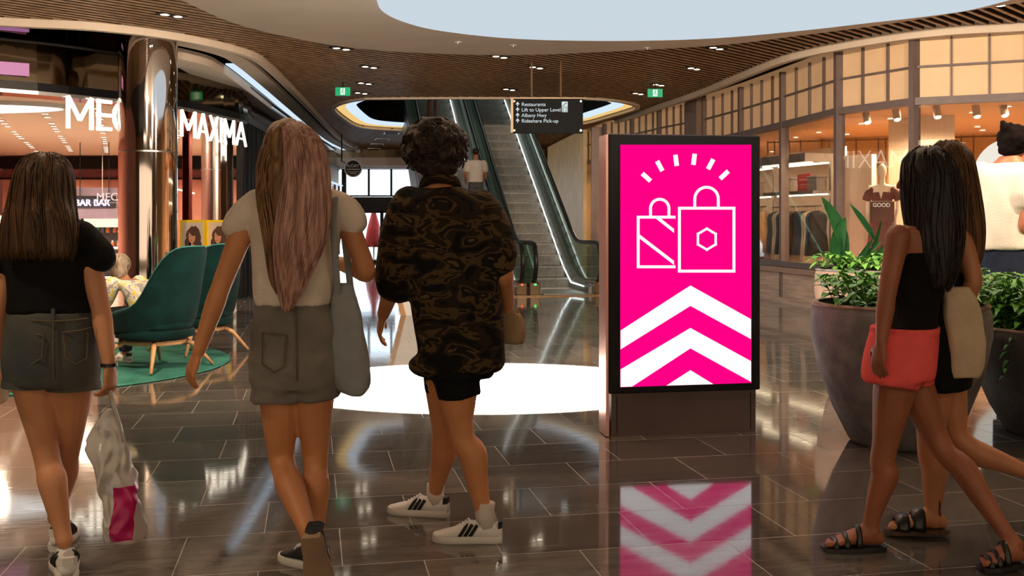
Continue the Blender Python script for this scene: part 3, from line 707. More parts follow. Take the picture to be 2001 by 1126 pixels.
build('trim_17', sill, mat('timber_sill', (.42, .27, .19), .4, var=.12, vscale=5, vstretch=(1, 1, 6)), kind='structure'); build('wall_right_plinth', base, 'stone', kind='structure')
A = rpt(1345); B = rpt(1378); m_ = (A+B)/2
build('wall_right_pier', MB().box((m_.x+.05, m_.y, 1.95), (.36, .6, 3.9), rz=.2), mat('brown_pier', (.25, .165, .13), .4, var=.1, vscale=3, vstretch=(1, 1, .3)), kind='structure')
# shop ceiling and enclosure
poly = [(a+.05, b+.06) for a, b in RF]+[(12.9, 33.9)]
build('ceiling_right_shop', MB().prism(poly, (0, 0, 3.08), (1, 0, 0), (0, 1, 0), (0, 0, .05)), mat('amber_ceiling', (.62, .38, .22), .5, var=.03), kind='structure')
# interior partition walls with merchandise bays (parallel to the front, about 1.4 m behind it)
def inner(px, D): p = at(px, 440, D); return V((p.x, p.y, 0))
W1a, W1b = inner(1395, 22.5), inner(1640, 17.6)
d1 = (W1b-W1a).normalized(); rz1 = math.atan2(d1.y, d1.x); L1 = (W1b-W1a).length; n1 = V((d1.y, -d1.x, 0)); n1 = -n1 if n1.x > 0 else n1
mw = (W1a+W1b)/2
build('wall_right_bays', MB().box((mw.x-n1.x*.1, mw.y-n1.y*.1, 1.35), (L1, .1, 2.7), rz=rz1), 'cream', kind='structure')
def panel_between(name, pxa, Da, pxb, Db, z0, z1, th, mt):
    a, b = inner(pxa, Da), inner(pxb, Db); m = (a+b)/2; L = (b-a).length
    return build(name, MB().box((m.x, m.y, (z0+z1)/2), (L, th, z1-z0), rz=math.atan2(b.y-a.y, b.x-a.x)), mt, kind='structure')
panel_between('wall_right_display', 1644, 16.2, 1708, 15.7, 0, 2.42, .12, 'cream')
panel_between('wall_right_column', 1745, 16.9, 1789, 16.6, 0, 3.08, .3, 'cream')
panel_between('wall_right_column_two', 1797, 16.4, 1865, 16.2, 0, 3.08, .3, 'cream')
panel_between('wall_right_shop_back', 1600, 20.5, 2500, 18.6, 0, 3.08, .1, 'orange')
# lattice of thin dark bars in front of the back wall
mb = MB(); a, b = inner(1500, 20.7), inner(2300, 18.2); d = (b-a).normalized(); L = (b-a).length; rz = math.atan2(d.y, d.x)
t = 0; k = 0
while t < L:
    c = a+d*t; mb.box((c.x, c.y, 2.3), (.03, .03, 1.5), rz=rz); t += (.14, .30, .22, .42)[k % 4]; k += 1
for z in (1.6, 2.08, 2.5, 3.02):
    c = (a+b)/2; mb.box((c.x, c.y, z), (L, .03, .03), rz=rz)
r = build('lattice_screen', mb, mat('lattice_brown', (.14, .07, .03), .5, var=.1), label='dark brown lattice screen along the back of the dress shop', cat='screen', origin=((a.x+b.x)/2, a.y, 0))
# display fixture: lit canopy shelf, rail, hanging garments
M['lip'] = mat('grey_shelf', (.24, .20, .18), .4, var=.05)
cols = [('dark blue', (.05, .08, .14)), ('cream', (.75, .62, .45)), ('brown', (.26, .13, .06)), ('mustard', (.5, .27, .06)), ('grey', (.4, .34, .3)), ('black', (.015, .013, .015)), ('patterned plum', (.16, .09, .09)), ('tan', (.5, .3, .16))]
gm = [mat('cloth_'+c[0].replace(' ', '_'), c[1], .8, var=.25, vscale=10, vstretch=(3, 3, .6)) for c in cols]
gproto = {}
def garment(k, pos, rz, L, bay):
    key = (k, bay)
    if key not in gproto:
        r = root('hanging_garment', cols[k][0]+' garment hanging on the rail in the '+bay+' dress shop bay', 'garment', pos, rz, cols[k][0]+' garments on the rail, '+bay+' bay')
        mb = MB(); rings = []
        for i, (z, wd, th) in enumerate(((0, .05, .02), (-.05, .16, .035), (-.12, .19, .04), (-.35, .17, .045), (-.7*L/1.1, .19, .05), (-L, .22, .055))):
            rings.append([V((th*math.cos(q*2*PI/14)*(1+.25*math.sin(q*3+i)), wd*math.sin(q*2*PI/14), z)) for q in range(14)])
        build('cloth', mb.loft(rings), gm[k], parent=r, local=True, smooth=True)
        build('hanger', MB().tube([(0, -.17, -.08), (0, 0, .0), (0, 0, .05), (0, .02, .08), (0, .04, .06)], .006, n=5).tube([(0, .17, -.08), (0, 0, 0)], .006, n=5), 'wood', parent=r, local=True)
        gproto[key] = r
    else: copy_tree(gproto[key], pos, rz)
def bay(pxa, pxb, Da, Db, nm, top_y, sh_y, rail_z, seq):
    a, b = inner(pxa, Da), inner(pxb, Db); d = (b-a).normalized(); L = (b-a).length; rz = math.atan2(d.y, d.x); n = V((d.y, -d.x, 0)); n = -n if n.x > 0 else n
    m = (a+b)/2+n*.35; r = root('clothes_rail_bay', nm+' lit wall bay with canopy, shelf and clothes rail in the dress shop', 'display', (m.x, m.y, 0), rz)
    build('canopy', MB().box((0, 0, 2.42), (L, .7, .14)), 'lip', parent=r, local=True)
    build('light_strip', MB().box((0, -.2, 2.335), (L-.05, .05, .02)).box((0, .12, 2.335), (L-.05, .03, .02)), 'covewhite', parent=r, local=True)
    build('shelf', MB().box((0, .05, 1.85), (L, .5, .05)), 'lip', parent=r, local=True)
    build('under_shelf_light', MB().box((0, .1, 1.815), (L-.05, .04, .02)), 'covewhite', parent=r, local=True)
    build('rail', MB().tube([(-L/2, 0, rail_z+.08), (L/2, 0, rail_z+.08)], .012, n=8), 'chrome', parent=r, local=True)
    for s_ in (-1, 1): build('upright', MB().box((s_*(L/2-.02), .2, 1.2), (.05, .1, 2.4)), 'lip', parent=r, local=True)
    t = .12; i = 0
    while t < L-.1:
        p = a+d*t+n*.35; garment(seq[i % len(seq)], V((p.x, p.y, rail_z)), rz, random.choice((.75, .95, 1.15)), nm); t += random.uniform(.055, .085); i += 1
    # signs and folded goods on the shelf
    p = a+d*(L*.60)+n*.3
    q = root('shelf_sign', 'red sale card on the shelf of the '+nm+' bay in the dress shop', 'sign', (p.x, p.y, 1.875), rz)
    build('card', MB().box((0, 0, .15), (.36, .02, .30)), 'red', parent=q, local=True)
    build('print_line', MB().box((0, -.012, .2), (.26, .003, .03)).box((0, -.012, .12), (.2, .003, .02)).box((0, -.012, .07), (.22, .003, .012)), mat('card_print', (.6, .2, .15), .5), parent=q, local=True)
    for k, (t, ww) in enumerate(((.33, .22), (.84, .26))):
        p = a+d*(L*t)+n*.3
        q = root('storage_box', 'charcoal box '+('left' if k == 0 else 'right')+' of the red card on the shelf of the '+nm+' bay', 'box', (p.x, p.y, 1.875), rz)
        build('body', MB().box((0, 0, .11), (ww, .2, .22), bev=.01), 'lip', parent=q, local=True)
        build('lid', MB().box((0, 0, .235), (ww+.02, .22, .03), bev=.005), 'lip', parent=q, local=True)
bay(1400, 1532, 21.6, 18.2, 'far left', 0, 0, 1.56, [5, 2, 7, 4, 1, 3, 2, 5, 4, 6, 2])
bay(1542, 1643, 18.0, 16.6, 'middle', 0, 0, 1.54, [0, 0, 1, 1, 0, 5, 3, 6, 6, 4, 6, 5, 6])
# spotlights inside the shop
def track_spot(px, py, D, label):
    p = at(px, py, D); r = root('track_spotlight', label, 'light', (p.x, p.y, 3.08))
    build('arm', MB().tube([(0, 0, 0), (0, 0, p.z-3.08+.06)], .012, n=6), 'white', parent=r, local=True)
    h = build('lamp_head', MB().tube([(0, .03, p.z-3.08+.09), (0, -.03, p.z-3.08-.07)], .055, n=16), 'white', parent=r, local=True)
    build('lens', MB().tube([(0, -.031, p.z-3.08-.072), (0, -.034, p.z-3.08-.078)], .045, n=16), 'lampwarm', parent=h, local=True)
for px, py, D, l in ((1694, 231, 15.3, 'left white spotlight hanging in the dress shop window'), (1752, 225, 15.0, 'white spotlight hanging beside the thick window post of the dress shop'),
                     (1831, 220, 14.8, 'white spotlight in front of the pale shop column above the brown haired woman'), (1908, 219, 14.8, 'white spotlight up and left of the man with the hair bun'), (1962, 217, 14.8, 'white spotlight above the man with the hair bun')):
    track_spot(px, py, D, l)
proto = None
for px, py in ((1515, 277), (1555, 268), (1600, 258), (1642, 250), (1683, 241), (1740, 231), (1900, 219), (1970, 207), (1910, 247), (1920, 254), (1508, 296), (1655, 262)):
    p = cei(px, py, 3.075)
    if proto is None:
        proto = root('dress_shop_downlight', 'small round recessed downlight in the amber dress shop ceiling', 'light', p, group='downlights in the dress shop ceiling')
        build('lens', MB().lathe([(.05, -.01), (0, -.01)], n=14), 'lampwarm', parent=proto, local=True)
        build('bezel', MB().lathe([(.05, 0), (.05, -.012), (.07, -.01), (.07, 0)], n=14), 'white', parent=proto, local=True)
    else: copy_tree(proto, p)
# mannequin
def blob(mb, vox, smooth=4):
    me = bpy.data.meshes.new('tmp'); me.from_pydata([tuple(p) for p in mb.v], [], mb.f)
    import bmesh
    bm = bmesh.new(); bm.from_mesh(me); bmesh.ops.recalc_face_normals(bm, faces=bm.faces); bm.to_mesh(me); bm.free()
    o = bpy.data.objects.new('tmp', me); COL.objects.link(o)
    md = o.modifiers.new('r', 'REMESH'); md.mode = 'VOXEL'; md.voxel_size = vox
    if smooth: s = o.modifiers.new('s', 'SMOOTH'); s.iterations = smooth; s.factor = .5
    ev = o.evaluated_get(bpy.context.evaluated_depsgraph_get()); m2 = ev.to_mesh()
    out = MB(); out.v = [v.co.copy() for v in m2.vertices]; out.f = [tuple(p.vertices) for p in m2.polygons]; out.m = [0]*len(out.f)
    ev.to_mesh_clear(); bpy.data.objects.remove(o); bpy.data.meshes.remove(me); return out
p = inner(1724, 14.9)
r = root('mannequin', 'headed cream mannequin in a plum wrap dress behind the dress shop window', 'mannequin', (p.x, p.y, .55), -.5)
mb = MB(); K = 1.0
def rg2(z, rx, ry, y=0, n=18): return [V((rx*math.cos(2*PI*k/n), y+ry*math.sin(2*PI*k/n), z)) for k in range(n)]
mb.loft([rg2(.62, .10, .07), rg2(.72, .16, .11), rg2(.82, .165, .11), rg2(.98, .115, .08), rg2(1.12, .13, .1, -.01), rg2(1.24, .15, .1), rg2(1.33, .16, .06), rg2(1.36, .08, .05)])
mb.tube([(0, 0, 1.32), (0, -.01, 1.44), (0, -.01, 1.50)], [.05, .045, .05], n=12); mb.ell((0, -.02, 1.56), (.068, .085, .115))
for s in (-1, 1):
    mb.tube(crspline([(s*.17, 0, 1.31), (s*.22, .02, 1.07), (s*.2, -.06, .85), (s*.2, -.09, .76)], 4), crs([.042, .035, .026, .03], 4), n=10, rnd=True)
    mb.tube(crspline([(s*.085, 0, .75), (s*.085, 0, .38), (s*.08, .01, .05), (s*.08, .0, .02)], 4), crs([.085, .055, .035, .035], 4), n=12, rnd=True)
build('body', blob(mb, .012), mat('mannequin_cream', (.85, .72, .55), .4, var=.03), parent=r, local=True, smooth=True)
mb = MB().loft([rg2(.30, .24, .17), rg2(.5, .21, .15), rg2(.82, .18, .125), rg2(.98, .13, .095), rg2(1.12, .145, .115, -.01), rg2(1.22, .155, .11), rg2(1.31, .11, .065)])
for s in (-1, 1): mb.tube([(s*.12, 0, 1.30), (s*.2, .01, 1.22), (s*.235, .02, 1.12)], [.055, .062, .065], n=12)
build('dress', blob(mb, .014, 3), mat('plum_dress', (.07, .02, .022), .8, var=.3, vscale=8), parent=r, local=True, smooth=True)
build('neckline', MB().prism([(-.05, 1.315), (0, 1.14), (.05, 1.315)], (0, -.118, 0), (1, 0, 0), (0, 0, 1), (0, -.004, 0)), bpy.data.materials['mannequin_cream'], parent=r, local=True)
build('base', MB().lathe([(0, 0), (.17, 0), (.17, .015), (0, .02)], n=24), 'chrome', parent=r, local=True)
build('display_plinth', MB().box((p.x, p.y, .275), (.6, .6, .55), rz=-.5, bev=.01), 'white', label='low white plinth carrying the mannequin in the plum dress', cat='plinth')
# small window lettering board and white outline frame
p = at(1724, 403, 14.2); q = root('window_sign', 'dark price board with pale lettering in front of the mannequin', 'sign', (p.x, p.y, .70))
build('board', MB().box((p.x, p.y, p.z-.08), (.34, .02, .28)), 'black', parent=q)
text('lettering', 'GOOD', .08, frame4(p+V((-.14, -.012, -.01)), (1, 0, 0), (0, 0, 1)), q, glow('board_print', (1, .9, .7), .8), ext=.001)
build('frame', MB().box((p.x, p.y, p.z+.07), (.36, .02, .01)), 'lip', parent=q)
build('easel_leg', MB().box((p.x-.14, p.y+.02, (p.z-.3)/2+.3), (.02, .02, p.z-.3-.6)).box((p.x+.14, p.y+.02, (p.z-.3)/2+.3), (.02, .02, p.z-.3-.6)), 'black', parent=q)
# round white backlit disc behind the man in white
p = at(1984, 348, 15.0)
q = root('round_light_disc', 'large round white glowing disc behind the man in the white t-shirt', 'light', (p.x, p.y, 0))
n = 48; R_ = .61
build('disc', MB().loft([[p+V((R_*math.cos(2*PI*k/n), yy, R_*math.sin(2*PI*k/n))) for k in range(n)] for yy in (0, .08)]), glow('disc_glow', (1, .95, .86), 1.1), parent=q)
build('stand', MB().tube([(p.x, p.y+.05, 0), (p.x, p.y+.05, p.z-R_+.05)], .04, n=10).lathe([(.0, 0), (.3, 0), (.3, .03), (0, .04)], c=(p.x, p.y+.05, 0)), 'white', parent=q)
# ---------------- far right corner behind the escalator: shop with red panel and pier
p = at(1167, 440, 25.6)
build('wall_right_far_pier', MB().box((p.x, p.y, 2.2), (.31, .4, 3.2)), mat('rose_stone', (.42, .28, .24), .35, var=.1, vscale=3), kind='structure')
build('wall_right_far_pier_base', MB().box((p.x, p.y-.005, .35), (.315, .41, .7)), mat('grey_stone', (.26, .25, .22), .35, var=.15), kind='structure')
build('trim_18', MB().box((p.x+.2, p.y-.1, 1.9), (.09, .3, 3.8)), mat('dark_timber', (.14, .05, .03), .4, var=.2), kind='structure')
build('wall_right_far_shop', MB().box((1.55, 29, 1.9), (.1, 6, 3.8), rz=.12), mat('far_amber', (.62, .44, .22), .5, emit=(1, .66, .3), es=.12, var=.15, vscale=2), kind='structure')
# ================================================================ ESCALATORS
OE = V((1.05, 18.45, 0)); SLOPE = math.radians(33)
def EL(a, b, z): return OE+GA*a+GB*b+V((0, 0, z))
MM = Matrix((GA, GB, V((0, 0, 1)))).transposed()
def escalator(ac, label):
    r = root('escalator', label, 'escalator', EL(ac, 0, 0), GR, 'pair of parallel escalators')
    S0, RUN, RISE, NS = 1.75, .35, .2273, 26
    top = S0+NS*RUN
    st = MB().box((0, .85, .012), (.94, 1.7, .024)); st.box((0, 1.62, .03), (.92, .16, .03))
    build('landing_plate', st, 'steel', parent=r, local=True)
    for k in range(NS):
        y = S0+k*RUN; z = (k+1)*RISE
        if k == 0: z = RISE
        mb = MB().box((0, y+RUN/2, z-.02), (.90, RUN, .04)); rr = []
        # curved riser
        for i in range(6):
            t = i/5; rr.append([V((-.45, y+.05*math.sin(t*PI/2)-.05, z-.03-t*RISE)), V((.45, y+.05*math.sin(t*PI/2)-.05, z-.03-t*RISE)), V((.45, y+.03, z-.03-t*RISE)), V((-.45, y+.03, z-.03-t*RISE))])
        mb.loft(rr)
        for g in range(22): mb.box((-.43+g*.041, y+RUN/2, z+.004), (.012, RUN-.01, .012))
        build('step', mb, 'stepmetal', parent=r, local=True)
    for s in (-1, 1):
        x = s*.62
        def pr(b): return 0 if b < S0 else (b-S0)*math.tan(SLOPE)
        # skirt and deck
        prof = [(.25, 0), (S0-.2, 0), (S0+.4, .22), (top, (top-S0)*math.tan(SLOPE)+.0)]
        mb = MB(); rings = []
        for b_, z_ in prof:
            x0, x1 = s*.455, s*.78
            rings.append([V((x0, b_, z_+.0)), V((x1, b_, z_)), V((x1, b_, z_+.26)), V((x0+s*.08, b_, z_+.26)), V((x0, b_, z_+.20))])
        rings[0] = [V((p.x, p.y, p.z*.6)) for p in rings[0]]
        build('skirt_panel', mb.loft(rings), 'darksteel', parent=r, local=True)
        # truss side below
        mb = MB(); x0 = s*.74
        mb.prism([(.3, 0), (S0, 0), (top, (top-S0)*math.tan(SLOPE)), (top, (top-S0)*math.tan(SLOPE)-.9), (S0+1.6, 0)], (x0, 0, 0), (0, 1, 0), (0, 0, 1), (s*.05, 0, 0))
        build('truss_cladding', mb, 'darksteel', parent=r, local=True)
        if s == 1:
            build('skirt_light', MB().tube([(.435, .55, .13), (.435, S0-.25, .15), (.435, S0+.4, .46), (.435, top, (top-S0)*math.tan(SLOPE)+.27)], .013, n=6), 'skirt', parent=r, local=True)
        # glass balustrade with rounded newel end
        hz = .93; T = math.tan(SLOPE); L = top
        outline = [(.35, .22), (.12, .34), (.02, .58), (.08, .82), (.28, hz), (S0-.35, hz), (S0+.35, hz+.20*1.0), (L, hz+(L-S0)*T), (L, .24+(L-S0)*T), (S0+.3, .40), (S0-.3, .22)]
        build('glass_balustrade', MB().prism(outline, (x-.006, 0, 0), (0, 1, 0), (0, 0, 1), (.012, 0, 0)), 'greenglass', parent=r, local=True)
        path = [(.5, .16), (.28, .20), (.08, .32), (-.02, .58), (.06, .84), (.28, hz+.03), (S0-.4, hz+.03), (S0, hz+.07), (S0+.4, hz+.25), (L, hz+.03+(L-S0)*T)]
        pts = crspline([V((x, b_, z_)) for b_, z_ in path[:-1]], 5)+[V((x, path[-1][0], path[-1][1]))]
        build('handrail', MB().tube(pts, .042, n=10, up=(1, 0, 0)), 'rubber', parent=r, local=True)
        build('newel_box', MB().box((x, .42, .12), (.2, .7, .24), bev=.02), mat('bronze_newel', (.22, .16, .1), .3, metal=.8) if s == -1 else bpy.data.materials['bronze_newel'], parent=r, local=True)
        build('indicator_lamp', MB().box((x, .055, .2), (.04, .02, .03)), glow('indicator', (.1, 1, .25) if s < 0 else (1, .12, .05), 2), parent=r, local=True)
    return r
escalator(0, 'right escalator of the pair, its grey steps climbing behind the hanging sign')
escalator(-1.49, 'left escalator of the pair, mostly hidden behind the man in camouflage')
build('trim_19', MB().box(EL(-.3, -.16, .008), (4.2, .3, .016), mtx=MM), mat('bronze_threshold', (.4, .24, .12), .35, metal=.6, var=.3, vscale=60), kind='structure')
build('floor_upper', MB().box((-1.5, 32.0, 5.75), (10, 3.6, .3)), 'dark', kind='structure')
# green cladding strips left of the escalators are the left unit's outer glass; dark wall under
build('wall_under_escalator', MB().box((-2.1, 30.4, 1.8), (.08, 6.5, 3.6), rz=.2), 'tanwall', kind='structure')

# ================================================================ CEILING FIXTURES
def twin(px, py, label):
    p = cei(px, py, 3.89)
    r = root('twin_downlight', label, 'light', p, .78, 'twin downlights in the slatted ceiling')
    build('housing', MB().box((0, 0, .035), (.34, .16, .07)), 'black', parent=r, local=True)
    for s in (-1, 1):
        l = build('lamp', MB().lathe([(.05, -.004), (0, -.006)], c=(s*.085, 0, 0), n=16), 'lamp', parent=r, local=True)
        build('bezel', MB().lathe([(.05, 0), (.05, -.008), (.062, -.006), (.062, 0)], c=(s*.085, 0, 0), n=16), 'steel', parent=l, local=True)
for px, py, l in ((335, 30, 'twin downlight in the slats above the mirrored column'), (667, 95, 'twin downlight beside the soffit edge above the pony-tailed woman'),
                  (722, 131, 'twin downlight up and right of the left exit sign'), (713, 163, 'faint twin downlight just above and right of the left exit sign'), (706, 182, 'twin downlight directly right of the left exit sign'), (977, 111, 'twin downlight against the soffit rim above the escalators'),
                  (1048, 132, 'twin downlight between the two sign suspension rods'), (995, 175, 'twin downlight just left of the hanging directory sign'), (1400, 94, 'twin downlight in the slats near the right wall trim'),
                  (1356, 134, 'twin downlight up and right of the right exit sign'), (1287, 166, 'twin downlight directly above the right exit sign'), (1247, 183, 'twin downlight just left of the right exit sign'), (1950, 8, 'twin downlight at the top right corner of the slats')):
    twin(px, py, l)
for px, py in ((765, 260), (747, 272), (737, 282), (730, 291)):
    p = cei(px, py, 3.89)
    if px == 765:
        r0 = root('square_vent', 'small dark square fitting in the corridor ceiling beyond the void', 'vent', p, GR, 'row of dark fittings in the far ceiling')
        build('frame', MB().box((0, 0, 0), (.42, .42, .03)), 'steel', parent=r0, local=True); build('grille', MB().box((0, 0, -.017), (.36, .36, .01)), 'black', parent=r0, local=True)
    else: copy_tree(r0, p)
r = None
for px, py in ((895, 82), (1003, 88), (1265, 93)):
    p = cei(px, py, 3.878)
    if r is None:
        r = root('soffit_fitting', 'tiny round sprinkler fitting on the pale soffit', 'fitting', p, 0, 'small fittings on the soffit')
        build('plate', MB().lathe([(.05, 0), (.05, -.01), (0, -.012)], n=12), 'white', parent=r, local=True); build('nozzle', MB().tube([(0, 0, -.01), (0, 0, -.03)], .012, n=6), 'steel', parent=r, local=True)
    else: copy_tree(r, p)
def exit_sign(px, py, label):
    p = at(px, py, 18.2); r = root('exit_sign', label, 'sign', p)
    w_, h_ = .27, .15
    build('body', MB().box((0, 0, 0), (w_, .04, h_)), mat('exit_green', (.0, .25, .1), .4, emit=(0, .36, .14), es=.8), parent=r, local=True)
    d = build('doorway', MB().box((0, -.022, 0), (.085, .004, .12)), glow('exit_white', (.85, 1, .9), .95), parent=r, local=True)
    mb = MB(); g = [((0, .035), (.012, .012)),]
    mb.ell((.005, -.026, .038), (.011, .002, .011), 10, 6)
    for a, b, t in (((.0, .025), (-.004, -.008), .012), ((-.004, -.008), (.018, -.022), .008), ((.018, -.022), (.016, -.048), .008), ((-.004, -.008), (-.016, -.028), .008), ((-.016, -.028), (-.032, -.03), .008), ((.0, .02), (.022, .006), .006), ((0, .02), (-.022, .012), .006)):
        mb.tube([(a[0], -.026, a[1]), (b[0], -.026, b[1])], t/2, n=6)
    build('running_figure', mb, bpy.data.materials['exit_green'], parent=d, local=True)
    build('bracket', MB().box((0, 0, h_/2+(3.92-p.z-h_/2)/2), (.02, .02, 3.92-p.z-h_/2)), 'black', parent=r, local=True)
exit_sign(670, 179, 'left green exit sign under the slats above the pony-tailed woman')
exit_sign(1280, 182, 'right green exit sign under the slats above the pink display')
# hanging directory sign
D = 15.8; a = at(1003, 261, D); b = at(1139, 193.5, D); c = (a+b)/2
r = root('hanging_directory_sign', 'black hanging directory sign with white arrows and place names', 'sign', c)
build('panel', MB().box(c, (b.x-a.x, .05, b.z-a.z), bev=.004), 'signblack', parent=r)
build('frame', MB().box((a.x-.02, D+.02, c.z+.01), (.04, .14, b.z-a.z)).box((c.x, D+.02, b.z+.008), (b.x-a.x+.08, .12, .016)), mat('tan_frame', (.42, .31, .2), .4, metal=.3), parent=r)
for px in (1039, 1096): x = (px-CX)/F*D; build('suspension_rod', MB().tube([(x, D, b.z), (x, D, 3.92)], .016, n=8), mat('rod_bronze', (.25, .16, .09), .4, metal=.5), parent=r)
for px, py in ((1005, 198), (1135, 198), (1005, 255), (1135, 255)):
    q = at(px, py, D-.03); build('screw_cap', MB().tube([q, q+V((0, -.01, 0))], .018, n=12), 'chrome', parent=r)
M['signwhite'] = glow('sign_white', (.8, .92, .95), .85)
for i, (s, py) in enumerate((('Restaurants', 207.3), ('Lift to Upper Level', 217.9), ('Albany Hwy', 228.8), ('Rideshare Pick-up', 239.6))):
    q = at(1019, py, D-.028)
    text('text_line', s, .081, frame4(q, (1, 0, 0), (0, 0, 1)), r, 'signwhite', ext=.001)
    k = at(1011.5, py, D-.029); k.z += .0
    mb = MB().prism([(-.007, 0), (.007, 0), (.007, .05), (-.007, .05)], k, (1, 0, 0), (0, 0, 1), (0, -.003, 0)).prism([(-.03, .03), (-.02, .022), (0, .048), (.02, .022), (.03, .03), (0, .068)], k, (1, 0, 0), (0, 0, 1), (0, -.003, 0))
    build('arrow', mb, 'signwhite', parent=r)
q = at(1103.5, 203.5, D-.029)
mb = MB().box(q, (.095, .003, .08)); ic = build('escalator_icon', mb, 'signwhite', parent=r)
build('icon_mark', MB().prism([(-.04, -.028), (-.018, -.028), (.018, .012), (.04, .012), (.04, .02), (.012, .02), (-.022, -.02), (-.04, -.02)], q+V((0, -.002, 0)), (1, 0, 0), (0, 0, 1), (0, -.002, 0)), 'black', parent=ic)
q = at(1103.5, 214, D-.029)
ic = build('lift_icon', MB().box(q, (.095, .003, .085)), mat('sign_greyblue', (.25, .35, .4), .5, emit=(.3, .42, .48), es=.5), parent=r)
build('icon_mark', MB().ell(q+V((0, -.003, .022)), (.008, .002, .008), 8, 6).box(q+V((0, -.003, -.002)), (.02, .003, .03)).box(q+V((0, -.003, -.024)), (.012, .003, .02)), 'signwhite', parent=ic)
# security camera near trim
p = cei(712, 298, 3.78); p = V((-5.0, 32, 3.72))
r = root('security_camera', 'small white camera at the far end of the left ceiling trim', 'camera', p)
build('body', MB().tube([(0, 0, 0), (.1, -.22, -.06)], .06, n=10), 'white', parent=r, local=True); build('mount', MB().tube([(0, 0, 0), (0, .02, .12)], .03, n=8), 'white', parent=r, local=True)

# ================================================================ DIGITAL DISPLAY
A = flo(1190, 855); B = flo(1483, 844.5); A = A+(B-A)*.004
dk = (B-A); dk.z = 0; KW = dk.length; dk = dk.normalized(); nk = V((dk.y, -dk.x, 0)); rk = math.atan2(dk.y, dk.x)
r = root('digital_display', 'tall freestanding digital display showing white shopping bags on bright pink', 'display', (A+B)/2-nk*.09, rk)
def K(px, py, off=0.0): return hit(px, py, A+nk*off, nk)
fa = K(1197, 262, .02); fb = K(1483, 262, .02); zt = EYE+(HY-261)/F*A.y; zb = K(1300, 768, .02).z
cx3 = (K(1195, 500)+K(1483, 500))/2
HW = (K(1483, 500)-K(1195, 500)).length
build('housing', MB().box((0, -.0, (zt+zb)/2), (KW+.012, .19, zt-zb), bev=.006), 'blackgloss', parent=r, local=True)
build('base', MB().box((0, 0, zb/2), (KW-.03, .15, zb)), mat('taupe_metal', (.13, .095, .085), .4, metal=.5, var=.1, vscale=3), parent=r, local=True)
build('base_seam', MB().box((-KW/2+.05, -.078, zb/2), (.004, .004, zb-.04)).box((KW/2-.05, -.078, zb/2), (.004, .004, zb-.04)), 'black', parent=r, local=True)
build('side_trim', MB().box((-KW/2-.012, 0, zt/2), (.02, .17, zt-.01)), 'rose', parent=r, local=True)
build('side_trim', MB().box((KW/2+.0, .09, zt/2), (.02, .02, zt-.02)), 'rose', parent=r, local=True)
S0_ = K(1212, 283, .095+.0)
P0 = A+nk*.010
def KS(u, v):  # screen artwork coordinates in photo pixels -> world on screen plane
    return hit(u, v, P0, nk)
PINK = glow('screen_pink', (1.0, .0, .235), 1.0); WHT = glow('screen_white', (1, 1, 1), 1.0)
scm = MB()
def spoly(pts, lift, mi):
    ps = [KS(*p)+nk*lift for p in pts]; o = ps[0]
    poly = [((p-o).dot(dk), p.z-o.z) for p in ps]; scm.prism(poly, o, dk, (0, 0, 1), nk*.0006, mi)
spoly([(1212, 283), (1468, 283), (1468, 748.5), (1212, 757)], 0, 0)
scr = build('screen', scm, [PINK], parent=r)
scm = MB()
def stroke(a, b, w_):
    d = V((b[0]-a[0], b[1]-a[1])); d.normalize(); n_ = V((-d.y, d.x))*w_/2; d = d*w_/2*.0
    spoly([(a[0]-n_.x, a[1]-n_.y), (b[0]-n_.x, b[1]-n_.y), (b[0]+n_.x, b[1]+n_.y), (a[0]+n_.x, a[1]+n_.y)], .0012, 0)
for (x, y, ang) in ((1263, 346.5, 42), (1289, 324.5, 62), (1321, 313.5, 83), (1356, 311.5, -83), (1388.5, 321, -62), (1415, 342, -43)):
    t = math.radians(ang); dx, dy = math.cos(t)*11, math.sin(t)*11; stroke((x-dx, y-dy), (x+dx, y+dy), 9)
def poly_s(pts, w_, closed=False):
    q = pts+[pts[0]] if closed else pts
    for a, b in zip(q[:-1], q[1:]):
        d = V((b[0]-a[0], b[1]-a[1])).normalized()*w_/2
        stroke((a[0]-d.x, a[1]-d.y), (b[0]+d.x, b[1]+d.y), w_)
poly_s([(1327.5, 407), (1434, 407), (1434, 530), (1327.5, 530)], 5.6, True)
poly_s([(1381+.0+20*math.sin(math.radians(a))*1.0, 467.5-20.5*math.cos(math.radians(a))) for a in range(0, 360, 60)], 4.6, True)
def arch(cx_, cy, rad, yb, w_):
    o_, i_ = rad+w_/2, rad-w_/2
    ang = [math.radians(a) for a in range(0, 181, 12)]
    pts = [(cx_+o_, yb)]+[(cx_+o_*math.cos(a), cy-o_*math.sin(a)) for a in ang]+[(cx_-o_, yb), (cx_-i_, yb)]+[(cx_-i_*math.cos(a), cy-i_*math.sin(a)) for a in ang]+[(cx_+i_, yb)]
    spoly(pts, .0012, 0)
arch(1380.5, 389, 23, 405, 5.6); arch(1289, 407.5, 18, 423, 5.6)
poly_s([(1317, 424.5), (1247, 424.5), (1247, 521.5), (1317, 521.5)], 5.6)
def clipbag(pts): spoly([(min(p[0], 1317), p[1]) for p in pts], .0013, 0)
clipbag([(1248, 457), (1248, 465), (1317, 518), (1317, 510)]); clipbag([(1281, 427), (1291, 427), (1317, 447.5), (1317, 455.5)])
for top, lo, h in ((558, 0, 0),):
    spoly([(1349, 558), (1467.6, 624), (1467.6, 663), (1349, 598), (1212.5, 683), (1212.5, 646)][:6], .0012, 0)
spoly([(1349, 641), (1467.6, 706), (1467.6, 746.5), (1349, 681), (1235, 755.7), (1212.5, 756.4), (1212.5, 722)], .0012, 0)
spoly([(1349, 723.5), (1394, 751), (1302, 753.7)], .0012, 0)
build('artwork', scm, [WHT], parent=scr, kind='stuff')
